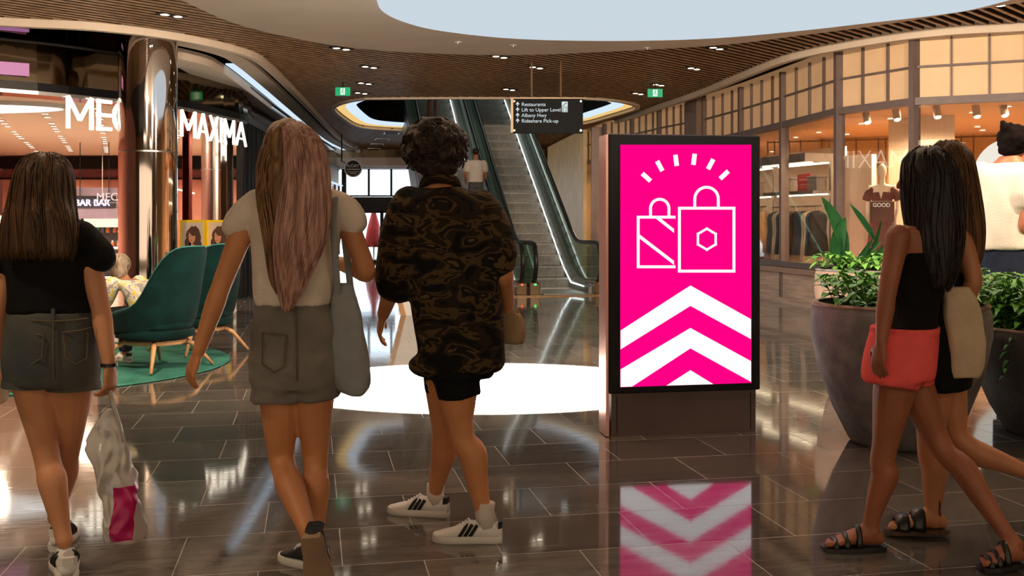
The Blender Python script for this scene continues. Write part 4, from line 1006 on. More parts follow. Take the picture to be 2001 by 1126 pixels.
# ================================================================ PEOPLE
import numpy as np
def skinmat(name, col): 
    m = mat(name, col, .5, var=.10, vscale=6, bump=.08, bscale=90)
    p = m.node_tree.nodes['Principled BSDF']; p.inputs['Subsurface Weight'].default_value = .06; p.inputs['Subsurface Radius'].default_value = (.02, .008, .004)
    return m
def hairmat(name, c1, c2, rough=.42):
    return mat(name, c1, rough, spec=.3, col2=c2, vscale=22, vstretch=(3.2, 3.2, .22), bump=.5, bscale=40)
def fabric(name, c, var=.15, **k): return mat(name, c, .85, var=var, spec=.1, vscale=k.pop('vscale', 10), bump=.3, bscale=k.pop('bscale', 120), **k)
def ringE(c, R, Fv, rx, ry, n=24, p=2.3):
    out = []
    for k in range(n):
        a = 2*PI*k/n; ca, sa = math.cos(a), math.sin(a)
        x = math.copysign(abs(ca)**(2/p), ca)*rx; y = math.copysign(abs(sa)**(2/p), sa)*ry
        out.append(c+R*x+Fv*y)
    return out
def ringsloft(mb, rings, per=3, p=2.3):
    """rings: list of (center V, yaw, rx, ry); interpolated"""
    C = crspline([r[0] for r in rings], per); Y = crs([r[1] for r in rings], per); X = crs([r[2] for r in rings], per); Z = crs([r[3] for r in rings], per)
    mb.loft([ringE(c, V((math.cos(y), math.sin(y), 0)), V((-math.sin(y), math.cos(y), 0)), max(x, .004), max(z, .004), p=p) for c, y, x, z in zip(C, Y, X, Z)])
def limb(mb, pts, rad, n=14, per=4):
    mb.tube(crspline(pts, per), crs(rad, per), n=n, rnd=True)
def legpts(h, k, a, s=1.0, bulge=None):
    b = bulge if bulge is not None else V((0, 0, 0))
    th = k-h; sh = a-k
    return [h, h+th*.3, h+th*.68, k-th.normalized()*.03, k+sh.normalized()*.05, k+sh*.3+b, k+sh*.55+b*.5, k+sh*.85, a], [x*s for x in (.082, .084, .066, .054, .050, .0565, .047, .034, .034)]
def hand(mb, w, d, pn, side, curl=.5, s=1.0):
    """w wrist, d direction of fingers, pn palm normal, side: +1 thumb towards d x pn"""
    d = d.normalized(); pn = (pn-d*pn.dot(d)).normalized(); u = d.cross(pn)*side
    mb.loft([[w+d*t+u*(rx*math.cos(2*PI*k/12))*s+pn*(ry*math.sin(2*PI*k/12))*s for k in range(12)] for t, rx, ry in ((-.02, .022, .019), (.01*s, .026, .017), (.04*s, .038, .016), (.075*s, .041, .014), (.092*s, .036, .010))])
    for i, (off, L) in enumerate(((.030, .070), (.010, .078), (-.011, .073), (-.031, .058))):
        c = w+d*.085*s+u*off*s; dd = (d+u*off*1.8).normalized(); pts = [c-dd*.015]; r = []
        ang = curl*(.5+.06*i)
        q = c; pts.append(q)
        for seg in (.45, .32, .25):
            dd = (dd*math.cos(ang)+pn*math.sin(ang)).normalized(); q = q+dd*L*seg*s; pts.append(q); ang = curl*.8
            pnn = pn
        mb.tube(pts, [.0085*s, .0088*s, .0082*s, .0076*s, .0066*s], n=8, rnd=True)
    c = w+d*.025*s+u*.024*s; t1 = (d*.55+u*.75+pn*.35).normalized(); q1 = c+t1*.035*s; t2 = (d*.85+u*.3+pn*.45).normalized(); q2 = q1+t2*.032*s; q3 = q2+(d*.9+pn*.5*curl+u*.05).normalized()*.026*s
    mb.tube([c, q1, q2, q3], [.0125*s, .0105*s, .0095*s, .0078*s], n=8, rnd=True)
def head(mb, c, fwd, s=1.0, up=V((0, 0, 1))):
    """c = centre of skull; fwd face direction"""
    f = fwd.normalized(); up = (up-f*up.dot(f)).normalized(); r = f.cross(up)
    Mx = Matrix((r, f, up)).transposed()
    P = lambda x, y, z: c+Mx@V((x*s, y*s, z*s))
    mb.ell(P(0, -.012, .03), (.076*s, .094*s, .088*s), 20, 14, mtx=Mx)
    mb.ell(P(0, .03, -.035), (.058*s, .062*s, .078*s), 18, 12, mtx=Mx)
    mb.ell(P(0, .055, -.085), (.030*s, .03*s, .025*s), 12, 8, mtx=Mx)           # chin
    mb.tube([P(0, .083, .015), P(0, .104, -.018), P(0, .108, -.030)], [.009*s, .012*s, .013*s], n=8, rnd=True)  # nose
    for q in (-1, 1):
        mb.ell(P(q*.0, .082, -.052 if q > 0 else -.062), (.024*s, .012*s, .006*s), 10, 6, mtx=Mx)   # lips
        mb.ell(P(q*.034, .066, .028), (.026*s, .016*s, .009*s), 10, 6, mtx=Mx)                       # brow
        mb.ell(P(q*.047, .052, -.022), (.022*s, .022*s, .02*s), 10, 6, mtx=Mx)                       # cheek
        mb.ell(P(q*.078, -.008, -.012), (.008*s, .018*s, .03*s), 10, 8, mtx=Mx)                      # ear
    return P
def face_parts(P, s, parent, Mf):
    for q in (-1, 1):
        e = build('eye', MB().ell(P(q*.032, .071, .008), (.0125*s, .0125*s, .0115*s), 12, 8), eyew, parent=parent, smooth=True)
        build('iris', MB().ell(P(q*.032, .0815, .008), (.0055*s, .003*s, .0055*s), 10, 6), 'black', parent=e, smooth=True)
eyew = mat('eye_white', (.7, .66, .6), .3, var=.02)
def barefoot(mb, heel, toe, ank, s=1.0):
    """foot resting: heel & toe points at sole level"""
    f = (toe-heel); L = f.length; f = f.normalized(); up = V((0, 0, 1)); up = (up-f*up.dot(f)).normalized(); r = f.cross(up)
    P = lambda t, x, z: heel+f*t*L+r*x+up*z
    ring = lambda t, w_, h, x=0, z0=.0: [P(t, x+w_*math.cos(2*PI*k/14), z0+h/2+h/2*math.sin(2*PI*k/14)) for k in range(14)]
    mb.loft([ring(.0, .018, .03, z0=.01), ring(.06, .030, .06), ring(.18, .032, .085), ring(.32, .032, .088), ring(.5, .037, .065), ring(.68, .045, .042), ring(.8, .046, .028), ring(.86, .04, .022)])
    for i, (x, t1, rr) in enumerate(((-.032, 1.0, .013), (-.012, .985, .0095), (.006, .96, .009), (.022, .925, .0085), (.036, .89, .008))):
        mb.tube([P(.76, x*.9, .014), P(t1-.04, x, .013), P(t1-.015, x, .010)], [rr, rr, rr*.9], n=8, rnd=True)
    mb.tube([P(.17, 0, .05), ank], [.036, .034], n=12)
    return P
def sneaker(parent, heel, toe, upv, mts, stripes=3, laces=True, cuff=.07, name='shoe', stripe_m=None, tab_m=None):
    f = (toe-heel); L = f.length; f = f.normalized(); up = (upv-f*upv.dot(f)).normalized(); r = f.cross(up)
    P = lambda t, x, z: heel+f*t*L+r*x+up*z
    W = [(0, .026), (.05, .034), (.2, .037), (.4, .037), (.6, .046), (.78, .050), (.92, .040), (1.0, .018)]
    def wof(t):
        for (a, wa), (b, wb) in zip(W[:-1], W[1:]):
            if a <= t <= b: return wa+(wb-wa)*(t-a)/(b-a)
        return .02
    rings = []
    for t, h in ((.0, .065), (.04, .082), (.12, .085), (.25, .078), (.34, .082), (.45, .086), (.58, .070), (.72, .052), (.86, .042), (.96, .034), (1.0, .024)):
        w_ = wof(t)*.95; w_ = max(w_, .012)
        rings.append([P(t, w_*math.copysign(abs(math.cos(a))**.8, math.cos(a)), .018+(h-.018)*(.5+.5*math.sin(a))) for a in [2*PI*k/18 for k in range(18)]])
    mb = MB().loft(rings); so = build(name, mb, mts[0], parent=parent, smooth=True)
    sole = []
    for zz, ex in ((0, .0), (.006, .004), (.022, .005), (.030, .002)):
        pl = [P(t, wof(t)+ex, zz) for t, _ in [(x/14, 0) for x in range(15)]]+[P(t, -wof(t)-ex, zz) for t in [x/14 for x in range(14, -1, -1)]]
        sole.append(pl)
    build('sole', MB().loft(sole), mts[1], parent=so, smooth=math.radians(40))
    if stripes:
        for q in (-1, 1):
            mb = MB()
            for k in range(3):
                t0 = .36+k*.075
                pts = []
                for j in range(6):
                    v = j/5; t = t0+.06-.10*v+.03; z = .030+.045*v; mb_w = wof(min(t, 1))*.95
                    a = math.asin(max(-1, min(1, ((z-.018)/(.072-.018*k*.35)-.5)*2)))
                    pts.append(P(t, q*(mb_w*math.cos(a)**.8+.003), z))
                mb.tube(pts, .0075, n=6, flat=1)
            build('stripe', mb, stripe_m or 'black', parent=so, kind='stuff')
    if laces:
        mb = MB()
        for k in range(5):
            t = .47+k*.045; z = .092-k*.0075
            mb.tube([P(t, -.022, z-.012), P(t+.01, 0, z), P(t, .022, z-.012)], .0035, n=5)
        mb.tube([P(.47, 0, .09), P(.50, .03, .085), P(.56, .035, .066)], .003, n=5).tube([P(.47, 0, .09), P(.50, -.03, .085), P(.55, -.036, .068)], .003, n=5)
        build('lace', mb, 'white', parent=so)
    mb = MB().tube([P(.10, 0, .07), P(.12, 0, .075)], [.036, .038], n=16)
    build('heel_tab', MB().loft([[P(.0-.004, x, z), P(.03, x*1.3, z)] for x, z in ()] or [[P(-.006, -.018, .06), P(-.006, .018, .06), P(.05, .034, .06), P(.05, -.034, .06)], [P(-.004, -.018, .088), P(-.004, .018, .088), P(.05, .033, .088), P(.05, -.033, .088)]]), tab_m or 'black', parent=so)
    return so
def sandal(parent, P, mt_sole, straps, buckle=False):
    """P from barefoot frame"""
    so_r = []
    W = [(-.02, .022), (.05, .032), (.3, .034), (.6, .046), (.85, .049), (1.0, .036), (1.03, .012)]
    for zz in (-.020, -.002):
        so_r.append([P(t, w_, zz) for t, w_ in W]+[P(t, -w_, zz) for t, w_ in reversed(W)])
    so = build('sandal', MB().loft(so_r), mt_sole, parent=parent, smooth=math.radians(40))
    for (t, t2, h, wd, th) in straps:
        pts = []
        for k in range(13):
            a = PI*k/12; pts.append(P(t+(t2-t)*(k/12), (.047 if t > .5 else .042)*math.cos(a), -.002+h*math.sin(a)))
        st = build('strap', MB().tube(pts, wd, n=8, flat=th), 'rubber', parent=so, smooth=True)
        if buckle:
            q = pts[2]; build('buckle', MB().ell(q, (.011, .011, .008), 8, 6), 'chrome', parent=st)
    return so
def cloth(name, mb, mt, parent, vox=.011, amp=.006, freq=9, seed=0, smooth=4, **k):
    o = blob(mb, vox, smooth)
    me_v = np.array([tuple(v) for v in o.v]); 
    # normals by area weighting
    nrm = np.zeros_like(me_v); f4 = np.array([f if len(f) == 4 else (*f, f[0]) for f in o.f])
    a = me_v[f4[:, 2]]-me_v[f4[:, 0]]; b = me_v[f4[:, 3]]-me_v[f4[:, 1]]; fn = np.cross(a, b)
    for i in range(4): np.add.at(nrm, f4[:, i], fn)
    nrm /= (np.linalg.norm(nrm, axis=1, keepdims=True)+1e-9)
    st = k.get('st', (1, 1, .45))
    for i, v in enumerate(o.v):
        q = V((v.x*freq*st[0]+seed, v.y*freq*st[1], v.z*freq*st[2]))
        d = noise.noise(q)+.5*noise.noise(q*2.3)+.6*(1-abs(noise.noise(q*.8+V((7, 3, 1))))*2)*.5
        o.v[i] = v+V(nrm[i])*(d*amp)
    return build(name, o, mt, parent=parent, smooth=True, fix=False)
def strands(name, prof, mt, parent, n=260, seed=1, r=.0035, extra=.012, wav=.012, yaw=0):
    """prof: list of (center V, rx, ry) from root to tip; tubes over the back half surface of the hair volume"""
    rnd = random.Random(seed); mb = MB(); R = V((math.cos(yaw), math.sin(yaw), 0)); Fv = V((-math.sin(yaw), math.cos(yaw), 0))
    m = len(prof)
    for i in range(n):
        a = rnd.uniform(-PI, PI); i0 = 0 if rnd.random() < .75 else rnd.choice((1, 2)); end = m-1-(rnd.random() < .3); ph = rnd.uniform(0, 6); rs = rnd.uniform(.86, 1.05); pts = []
        for j in range(i0, end+1):
            c, rx, ry = prof[j]; w_ = wav*math.sin(ph+j*1.3)+rnd.uniform(-.003, .003)
            pts.append(c+R*(math.cos(a+w_*4)*rx*rs)+Fv*(math.sin(a+w_*4)*ry*rs)+V((0, 0, rnd.uniform(-.012, .004))))
        if len(pts) < 3: continue
        pts = crspline(pts, 3); k = len(pts)
        mb.tube(pts, [r*(1-.75*(q/(k-1))**2) for q in range(k)], n=4)
    return build(name, mb, mt, parent=parent, smooth=True, fix=False)
def hairvol(name, prof, mt, parent, yaw=0, vox=.012, amp=.006, extra=None, st=(2.6, 2.6, .25)):
    mb = MB(); ringsloft(mb, [(c, yaw, rx, ry) for c, rx, ry in prof], 3, 2.0)
    if extra: mb.join(extra)
    return cloth(name, mb, mt, parent, vox, amp, 14, 3.3, 2, st=st)
XV, YV, ZV = V((1, 0, 0)), V((0, 1, 0)), V((0, 0, 1))
def person(label, base, mbody, skin, vox=.0065, extra=None):
    b = blob(mbody, vox, 3)
    return build('person', b, skin, origin=(base[0], base[1], 0), smooth=True, fix=False, label=label, cat='person')

# ---------------------------------------------------------------- woman with long straight hair (left)
D = 3.68; S = lambda y, x, rx, ry, d=0, yaw=0: (at(x, y, D+d), yaw, rx, ry)
mb = MB()
ringsloft(mb, [S(424, 92, .048, .05), S(438, 94, .07, .055), S(450, 95, .14, .07), S(468, 97, .155, .085), S(520, 100, .135, .09), S(570, 102, .12, .08), S(610, 103, .125, .085), S(660, 103, .158, .105), S(705, 103, .168, .112), S(735, 103, .15, .09), S(748, 103, .08, .06)])
limb(mb, [at(90, 445, D), at(90, 410, D), at(90, 385, D)], [.052, .048, .05])
P = head(mb, at(90, 356, D+.01), V((-.05, 1, -.05)), .93)
mb1 = mb
h1 = at(62, 708, D); k1 = at(90, 885, D+.04); a1 = at(126, 1058, D-.01)
h2 = at(142, 708, D); k2 = at(132, 880, D+.16); a2 = at(108, 1012, D+.33)
for h, k, a in ((h1, k1, a1), (h2, k2, a2)):
    p_, r_ = legpts(h, k, a, .93, V((.008, -.012, 0))); limb(mb, p_, r_)
sR = at(163, 462, D); eR = at(196, 600, D-.02); wR = at(213, 712, D-.06)
limb(mb, [sR, sR+(eR-sR)*.4, eR, eR+(wR-eR)*.3, wR], [.050, .043, .035, .036, .024]); hand(mb, wR, (at(216, 765, D-.06)-wR), V((-1, .3, 0)), 1, 1.25, .95)
sL = at(32, 462, D); eL = at(2, 600, D+.02); wL = at(-2, 700, D+.16)
limb(mb, [sL, sL+(eL-sL)*.4, eL, eL+(wL-eL)*.3, wL], [.050, .043, .035, .036, .024]); hand(mb, wL, V((0, .5, -1)), V((1, 0, 0)), 1, .5, .95)
hl1 = V((a1.x+.035, a1.y-.05, 0)); tl1 = hl1+V((-.115, .215, 0)).normalized()*.245
hl2 = V((a2.x+.03, a2.y-.05, 0)); tl2 = hl2+V((-.06, .24, 0)).normalized()*.245
w1 = person('woman with long straight brown hair in black t-shirt and denim shorts, at far left', (at(100, 700, D).x, D), mb, skinmat('skin_fair_warm', (.56, .25, .115)))
face_parts(P, .93, w1, None)
wsh = mat('white_leather', (.72, .68, .62), .45, var=.05); wso = mat('white_rubber_sole', (.66, .62, .55), .6, var=.05)
sneaker(w1, hl1, tl1, ZV, (wsh, wso), tab_m=wso); sneaker(w1, hl2, tl2, ZV, (wsh, wso), tab_m=wso)
mb = MB()
ringsloft(mb, [S(436, 94, .075, .06), S(447, 95, .13, .08), S(462, 97, .168, .098), S(520, 98, .158, .108), S(570, 99, .155, .105), S(612, 100, .163, .105)])
limb(mb, [at(150, 458, D), at(172, 476, D), at(193, 502, D-.01)], [.060, .060, .062], n=16); limb(mb, [at(40, 458, D), at(20, 480, D), at(8, 505, D)], [.065, .066, .064], n=16)
cloth('tshirt', mb, fabric('black_jersey', (.010, .009, .009)), w1, amp=.006, freq=8)
denim = mat('dark_denim', (.035, .042, .045), .85, col2=(.085, .082, .062), vscale=3.5, bump=.5, bscale=300)
mb = MB()
ringsloft(mb, [S(606, 101, .150, .103), S(625, 101, .160, .11), S(665, 102, .170, .118), S(705, 102, .176, .122), S(735, 102, .172, .115), S(753, 102, .165, .105)])
mb.tube([at(64, 690, D), at(60, 752, D)], [.088, .094], n=22); mb.tube([at(142, 690, D), at(144, 757, D+.01)], [.088, .092], n=22)
sh = cloth('denim_shorts', mb, denim, w1, amp=.0045, freq=11, seed=4)
build('hem_cuff', MB().tube([at(60, 742, D), at(59.5, 755, D)], [.097, .098], n=28), denim, parent=sh); build('hem_cuff', MB().tube([at(144, 747, D+.01), at(144, 760, D+.01)], [.095, .096], n=28), denim, parent=sh)
seam = mat('denim_seam', (.12, .09, .05), .8, var=.2)
sm = MB()
Yb = lambda x, y, off: at(x, y, D-off)
sm.tube([Yb(104, 610, .112), Yb(104, 650, .122), Yb(104, 700, .128), Yb(105, 740, .118)], .003, n=5)
sm.tube([Yb(35, 625, .09), Yb(70, 627, .115), Yb(104, 628, .118), Yb(140, 626, .113), Yb(172, 622, .085)], .003, n=5)
sm.tube([Yb(120, 650, .128), Yb(155, 646, .112), Yb(180, 640, .075)], .003, n=5).tube([Yb(125, 655, .13), Yb(128, 700, .132), Yb(148, 712, .122), Yb(170, 700, .1), Yb(172, 650, .09)], .003, n=5)
sm.tube([Yb(85, 655, .128), Yb(82, 700, .13), Yb(62, 712, .12), Yb(42, 700, .1), Yb(40, 650, .09), Yb(85, 655, .128)], .003, n=5)
build('stitching', sm, seam, parent=sh)
build('belt_loop', MB().box(Yb(104, 617, .116), (.014, .008, .05), bev=.002), denim, parent=sh)
q = wR+(sR-wR)*.0; build('bracelet', MB().tube([q+V((.0, 0, .004)), q+V((0, 0, -.008))], .029, n=16), 'rubber', parent=w1)
prof = [(at(88, 300, D-.02), .03, .03), (at(88, 308, D-.02), .062, .07), (at(87, 325, D-.02), .088, .10), (at(85, 355, D-.03), .100, .112), (at(82, 395, D-.05), .112, .105), (at(79, 430, D-.09), .128, .082), (at(76, 465, D-.11), .134, .06), (at(74, 492, D-.12), .132, .045), (at(74, 506, D-.12), .125, .03)]
hm = hairmat('hair_brown', (.035, .016, .006), (.105, .05, .018))
hv = hairvol('hair', prof, hm, w1, amp=.004)
strands('hair_strand', prof, hm, hv, n=300, seed=2)

# white plastic shopping bag in her hand
D2 = D-.06
def crumple(name, rows, mt, yaw=0, amp=.02, freq=12, label=None, cat=None, vox=.012, st=(1, 1, .6), parent=None, p=2.6):
    mb = MB(); ringsloft(mb, [(c, yaw, rx, ry) for c, rx, ry in rows], 3, p)
    o = blob(mb, vox, 2)
    for i, v in enumerate(o.v):
        q = V((v.x*freq*st[0], v.y*freq*st[1], v.z*freq*st[2])); o.v[i] = v+noise.noise_vector(q)*amp+noise.noise_vector(q*2.7+V((4, 1, 2)))*amp*.45
    return build(name, o, mt, parent=parent, smooth=True, fix=False)
zb_ = at(225, 1062, D2).z
r = root('plastic_bag', 'crumpled white plastic shopping bag with magenta print carried by the long haired woman', 'bag', (at(222, 1000, D2).x, D2, zb_))
pl = mat('thin_white_plastic', (.66, .60, .53), .28, trans=.3)
def magenta_mask(m, boxes):
    nt = m.node_tree; p = nt.nodes['Principled BSDF']; L = nt.links.new; N = nt.nodes.new
    tc = N('ShaderNodeTexCoord'); nz = N('ShaderNodeTexNoise'); nz.inputs['Scale'].default_value = 9; L(tc.outputs['Object'], nz.inputs['Vector'])
    ad = N('ShaderNodeVectorMath'); ad.operation = 'MULTIPLY_ADD'; ad.inputs[1].default_value = (.05, .05, .05); L(nz.outputs['Color'], ad.inputs[0]); L(tc.outputs['Object'], ad.inputs[2])
    sx = N('ShaderNodeSeparateXYZ'); L(ad.outputs[0], sx.inputs[0]); acc = None
    for x0, x1, z0, z1 in boxes:
        f = None
        for out, lo, hi in ((0, x0, x1), (2, z0, z1)):
            for op, v in (('GREATER_THAN', lo), ('LESS_THAN', hi)):
                q = N('ShaderNodeMath'); q.operation = op; q.inputs[1].default_value = v; L(sx.outputs[out], q.inputs[0])
                if f is None: f = q
                else: k = N('ShaderNodeMath'); k.operation = 'MULTIPLY'; L(f.outputs[0], k.inputs[0]); L(q.outputs[0], k.inputs[1]); f = k
        if acc is None: acc = f
        else: k = N('ShaderNodeMath'); k.operation = 'MAXIMUM'; L(acc.outputs[0], k.inputs[0]); L(f.outputs[0], k.inputs[1]); acc = k
    mx = N('ShaderNodeMix'); mx.data_type = 'RGBA'; mx.inputs[6].default_value = p.inputs['Base Color'].default_value; mx.inputs[7].default_value = (.55, .005, .12, 1)
    L(acc.outputs[0], mx.inputs[0]); L(mx.outputs[2], p.inputs['Base Color'])
magenta_mask(pl, [(-.10, -.035, .12, .26), (.045, .12, .05, .24)])
body = crumple('bag_body', [(at(218, 800, D2), .012, .012), (at(215, 835, D2), .05, .03), (at(208, 880, D2), .075, .045), (at(222, 925, D2), .068, .06), (at(232, 980, D2), .062, .065), (at(236, 1030, D2), .070, .068), (at(236, 1058, D2), .06, .055)], pl, amp=.030, parent=r, vox=.008)
build('handle', MB().tube(crspline([at(216, 765, D2), at(212, 790, D2+.01), at(200, 830, D2+.01), at(190, 870, D2)], 4), [.010]*13, n=8, flat=.5).tube(crspline([at(217, 765, D2), at(222, 790, D2-.01), at(234, 830, D2-.01), at(242, 880, D2)], 4), [.010]*13, n=8, flat=.5), pl, parent=r)
# cream tote at the left frame edge on her far shoulder
r = root('cream_tote', 'cream fabric tote hanging at the far left edge of the frame', 'bag', (at(-12, 780, 3.85).x, 3.85, at(0, 790, 3.85).z))
ct = fabric('cream_canvas', (.58, .48, .33), .08)
crumple('bag_body', [(at(-14, 560, 3.85), .04, .02), (at(-14, 600, 3.85), .052, .03), (at(-12, 700, 3.85), .052, .05), (at(-12, 775, 3.85), .052, .045), (at(-12, 790, 3.85), .04, .03)], ct, amp=.006, parent=r)
build('handle', MB().tube(crspline([at(-20, 570, 3.85), at(-12, 500, 3.8), at(4, 462, 3.72), at(14, 500, 3.66), at(2, 570, 3.8)], 4), .010, n=8, flat=.5), ct, parent=r)
build('flower_trim', MB().ell(at(4, 577, 3.79), (.026, .02, .045), 14, 10), camo_mat('floral_patch', [(0, (.7, .6, .45)), (.45, (.35, .2, .1)), (.55, (.8, .75, .6))], 40), parent=r, smooth=True)

# ---------------------------------------------------------------- woman with pony-tail
D = 3.80
mb = MB()
ringsloft(mb, [S(366, 575, .048, .05), S(382, 578, .07, .055), S(394, 580, .14, .07), S(412, 581, .168, .085), S(460, 578, .145, .095), S(530, 573, .125, .085), S(580, 572, .128, .085), S(640, 575, .158, .105), S(700, 577, .168, .112), S(735, 577, .15, .09), S(750, 577, .08, .06)])
limb(mb, [at(576, 385, D), at(570, 350, D), at(567, 330, D)], [.052, .048, .05])
P = head(mb, at(564, 300, D+.02), V((-.1, 1, .0)), .97)
h1 = at(544, 705, D); k1 = at(550, 905, D+.03); a1 = at(606, 1052, D-.30)
h2 = at(612, 705, D); k2 = at(616, 895, D+.05); a2 = at(617, 1068, D-.03)
for h, k, a in ((h1, k1, a1), (h2, k2, a2)):
    p_, r_ = legpts(h, k, a, .96, V((.004, -.014, 0))); limb(mb, p_, r_)
sL = at(490, 408, D); eL = at(432, 560, D-.02); wL = at(388, 688, D-.03)
limb(mb, [sL, sL+(eL-sL)*.4, eL, eL+(wL-eL)*.3, wL], [.052, .045, .037, .038, .025]); hand(mb, wL, at(366, 745, D-.02)-wL, V((.6, .6, -.2)), -1, .55, .98)
sR = at(668, 410, D); eR = at(716, 530, D+.03); wR = at(655, 512, D+.24)
limb(mb, [sR, sR+(eR-sR)*.4, eR, eR+(wR-eR)*.3, wR], [.050, .044, .037, .038, .025]); hand(mb, wR, V((-1, .2, .15)), V((0, -1, 0)), 1, 1.2, .98)
w2 = person('woman with a long pinkish pony-tail, white cropped top and grey shorts, walking away', (at(575, 700, D).x, D), mb, skinmat('skin_tan', (.54, .225, .088)))
face_parts(P, .97, w2, None)
hl = V((a2.x+.045, a2.y-.045, 0)); tl = hl+V((-.19, .155, 0)).normalized()*.25
chk = camo_mat('black_white_check', [(0, (.02, .02, .02)), (.5, (.6, .55, .48))], 30)
blk_s = mat('black_canvas', (.02, .018, .017), .8, var=.2)
sneaker(w2, hl, tl, ZV, (blk_s, wso), stripes=0)
tso = mat('worn_tan_sole', (.30, .2, .12), .7, var=.15)
sneaker(w2, a1+V((.015, -.065, .02)), a1+V((.03, .03, -.20)), V((0, 1, .3)), (blk_s, tso), stripes=0)
top = fabric('ivory_blouse', (.76, .66, .54), .06)
mb = MB()
ringsloft(mb, [S(376, 578, .078, .062), S(388, 579, .13, .08), S(404, 580, .178, .098), S(460, 578, .168, .112), S(530, 574, .155, .11), S(575, 572, .15, .105), S(596, 572, .142, .10)])
limb(mb, [at(505, 400, D), at(484, 416, D), at(464, 440, D)], [.062, .064, .063], n=16); limb(mb, [at(655, 400, D), at(672, 412, D), at(688, 432, D)], [.060, .062, .060], n=16)
cloth('blouse', mb, top, w2, amp=.010, freq=9, seed=2)
gden = mat('light_grey_denim', (.11, .10, .082), .85, col2=(.24, .215, .175), vscale=3, bump=.5, bscale=260)
mb = MB()
ringsloft(mb, [S(586, 573, .138, .10), S(605, 574, .152, .11), S(650, 576, .168, .118), S(700, 577, .176, .122), S(740, 577, .172, .115), S(758, 577, .165, .105)])
mb.tube([at(544, 690, D), at(540, 786, D)], [.088, .100], n=24); mb.tube([at(612, 690, D), at(616, 776, D+.01)], [.088, .094], n=24)
sh = cloth('shorts', mb, gden, w2, amp=.010, freq=9, seed=8, st=(.6, .6, 1.3))
sm = MB().tube([at(512, 650, D-.118), at(512, 712, D-.124), at(535, 728, D-.13), at(556, 716, D-.135), at(560, 655, D-.132)], .003, n=5).tube([at(512, 650, D-.118), at(560, 655, D-.132)], .003, n=5).tube([at(578, 600, D-.118), at(580, 700, D-.132), at(580, 745, D-.12)], .003, n=5)
build('stitching', sm, seam, parent=sh)
prof = [(at(578, 240, D-.04), .022, .022), (at(580, 252, D-.07), .050, .045), (at(592, 275, D-.11), .068, .055), (at(599, 320, D-.13), .078, .05), (at(598, 370, D-.15), .086, .045), (at(594, 420, D-.16), .096, .042), (at(584, 480, D-.165), .090, .038), (at(574, 530, D-.16), .066, .032), (at(566, 575, D-.155), .04, .022), (at(560, 605, D-.15), .014, .012)]
hp = hairmat('hair_pinkish_blond', (.27, .125, .085), (.60, .36, .28)); hb = hairmat('hair_honey_brown', (.12, .055, .022), (.32, .18, .08))
mbh = MB().ell(at(563, 288, D+.005), (.092, .108, .112), 20, 14)
mbh.tube(crspline([at(528, 300, D-.02), at(520, 350, D-.04), at(528, 410, D-.09), at(538, 480, D-.12), at(545, 540, D-.12)], 4), crs([.03, .034, .032, .026, .01], 4), n=10, rnd=True)
mbh.tube(crspline([at(545, 330, D-.07), at(556, 390, D-.10), at(560, 450, D-.13), at(556, 520, D-.13)], 4), crs([.05, .045, .04, .02], 4), n=10, rnd=True)
hc = cloth('hair', mbh, hb, w2, .011, .006, 14, 1.0, 3, st=(2.6, 2.6, .4))
pt = hairvol('ponytail', prof, hp, w2, amp=.005); strands('hair_strand', prof, hp, pt, n=260, seed=5, r=.0042, wav=.03)
sprof = [(at(535, 285, D-.02), .04, .05), (at(524, 320, D-.03), .04, .05), (at(524, 380, D-.08), .042, .04), (at(534, 450, D-.12), .04, .03), (at(545, 540, D-.12), .035, .02), (at(550, 570, D-.12), .02, .02)]
strands('hair_strand', sprof, hb, hc, n=90, seed=9, r=.004, wav=.04)
build('hair_tie', MB().tube([at(572, 262, D-.075), at(580, 262, D-.085)], .03, n=14), 'rubber', parent=w2)
# grey-blue tote
r = root('grey_tote', 'soft grey-blue tote hanging from the shoulder of the pony-tailed woman', 'bag', (at(685, 770, D-.02).x, D-.02, at(685, 775, D).z))
gt = fabric('grey_blue_canvas', (.27, .28, .27), .08)
crumple('bag_body', [(at(672, 555, D-.02), .035, .02), (at(674, 600, D-.02), .055, .035), (at(680, 660, D-.02), .070, .05), (at(686, 720, D-.02), .076, .055), (at(688, 755, D-.02), .070, .048), (at(690, 773, D-.02), .045, .03)], gt, amp=.012, freq=8, parent=r)
build('handle', MB().tube(crspline([at(660, 575, D-.04), at(655, 500, D-.11), at(652, 430, D-.115), at(655, 388, D-.05), at(660, 382, D+.02), at(668, 430, D+.10), at(680, 520, D+.06), at(686, 575, D+.0)], 5), .013, n=8, flat=.45, up=(0, 1, 0)), gt, parent=r)
# ---------------------------------------------------------------- man in camouflage shirt
D = 4.10
S = lambda y, x, rx, ry, d=0, yaw=0: (at(x, y, D+d), yaw, rx, ry)
mb = MB()
ringsloft(mb, [S(352, 858, .052, .055), S(372, 862, .09, .065), S(388, 865, .17, .085), S(420, 868, .19, .105), S(500, 878, .16, .11), S(580, 888, .155, .11), S(650, 894, .168, .115), S(700, 896, .165, .115), S(735, 892, .13, .10)])
limb(mb, [at(858, 380, D), at(853, 345, D), at(851, 325, D)], [.062, .058, .06])
P = head(mb, at(850, 298, D+.01), V((-.25, 1, 0)), 1.03)
h1 = at(890, 705, D); k1 = at(898, 838, D); a1 = at(947, 1003, D)
h2 = at(868, 708, D+.06); k2 = at(868, 850, D+.22); a2 = at(850, 966, D+.36)
p_, r_ = legpts(h1, k1, a1, 1.08, V((.022, 0, 0))); limb(mb, p_, r_)
p_, r_ = legpts(h2, k2, a2, 1.0, V((.012, 0, 0))); limb(mb, p_, r_)
sL = at(800, 408, D); eL = at(772, 545, D+.05); wL = at(749, 615, D+.2)
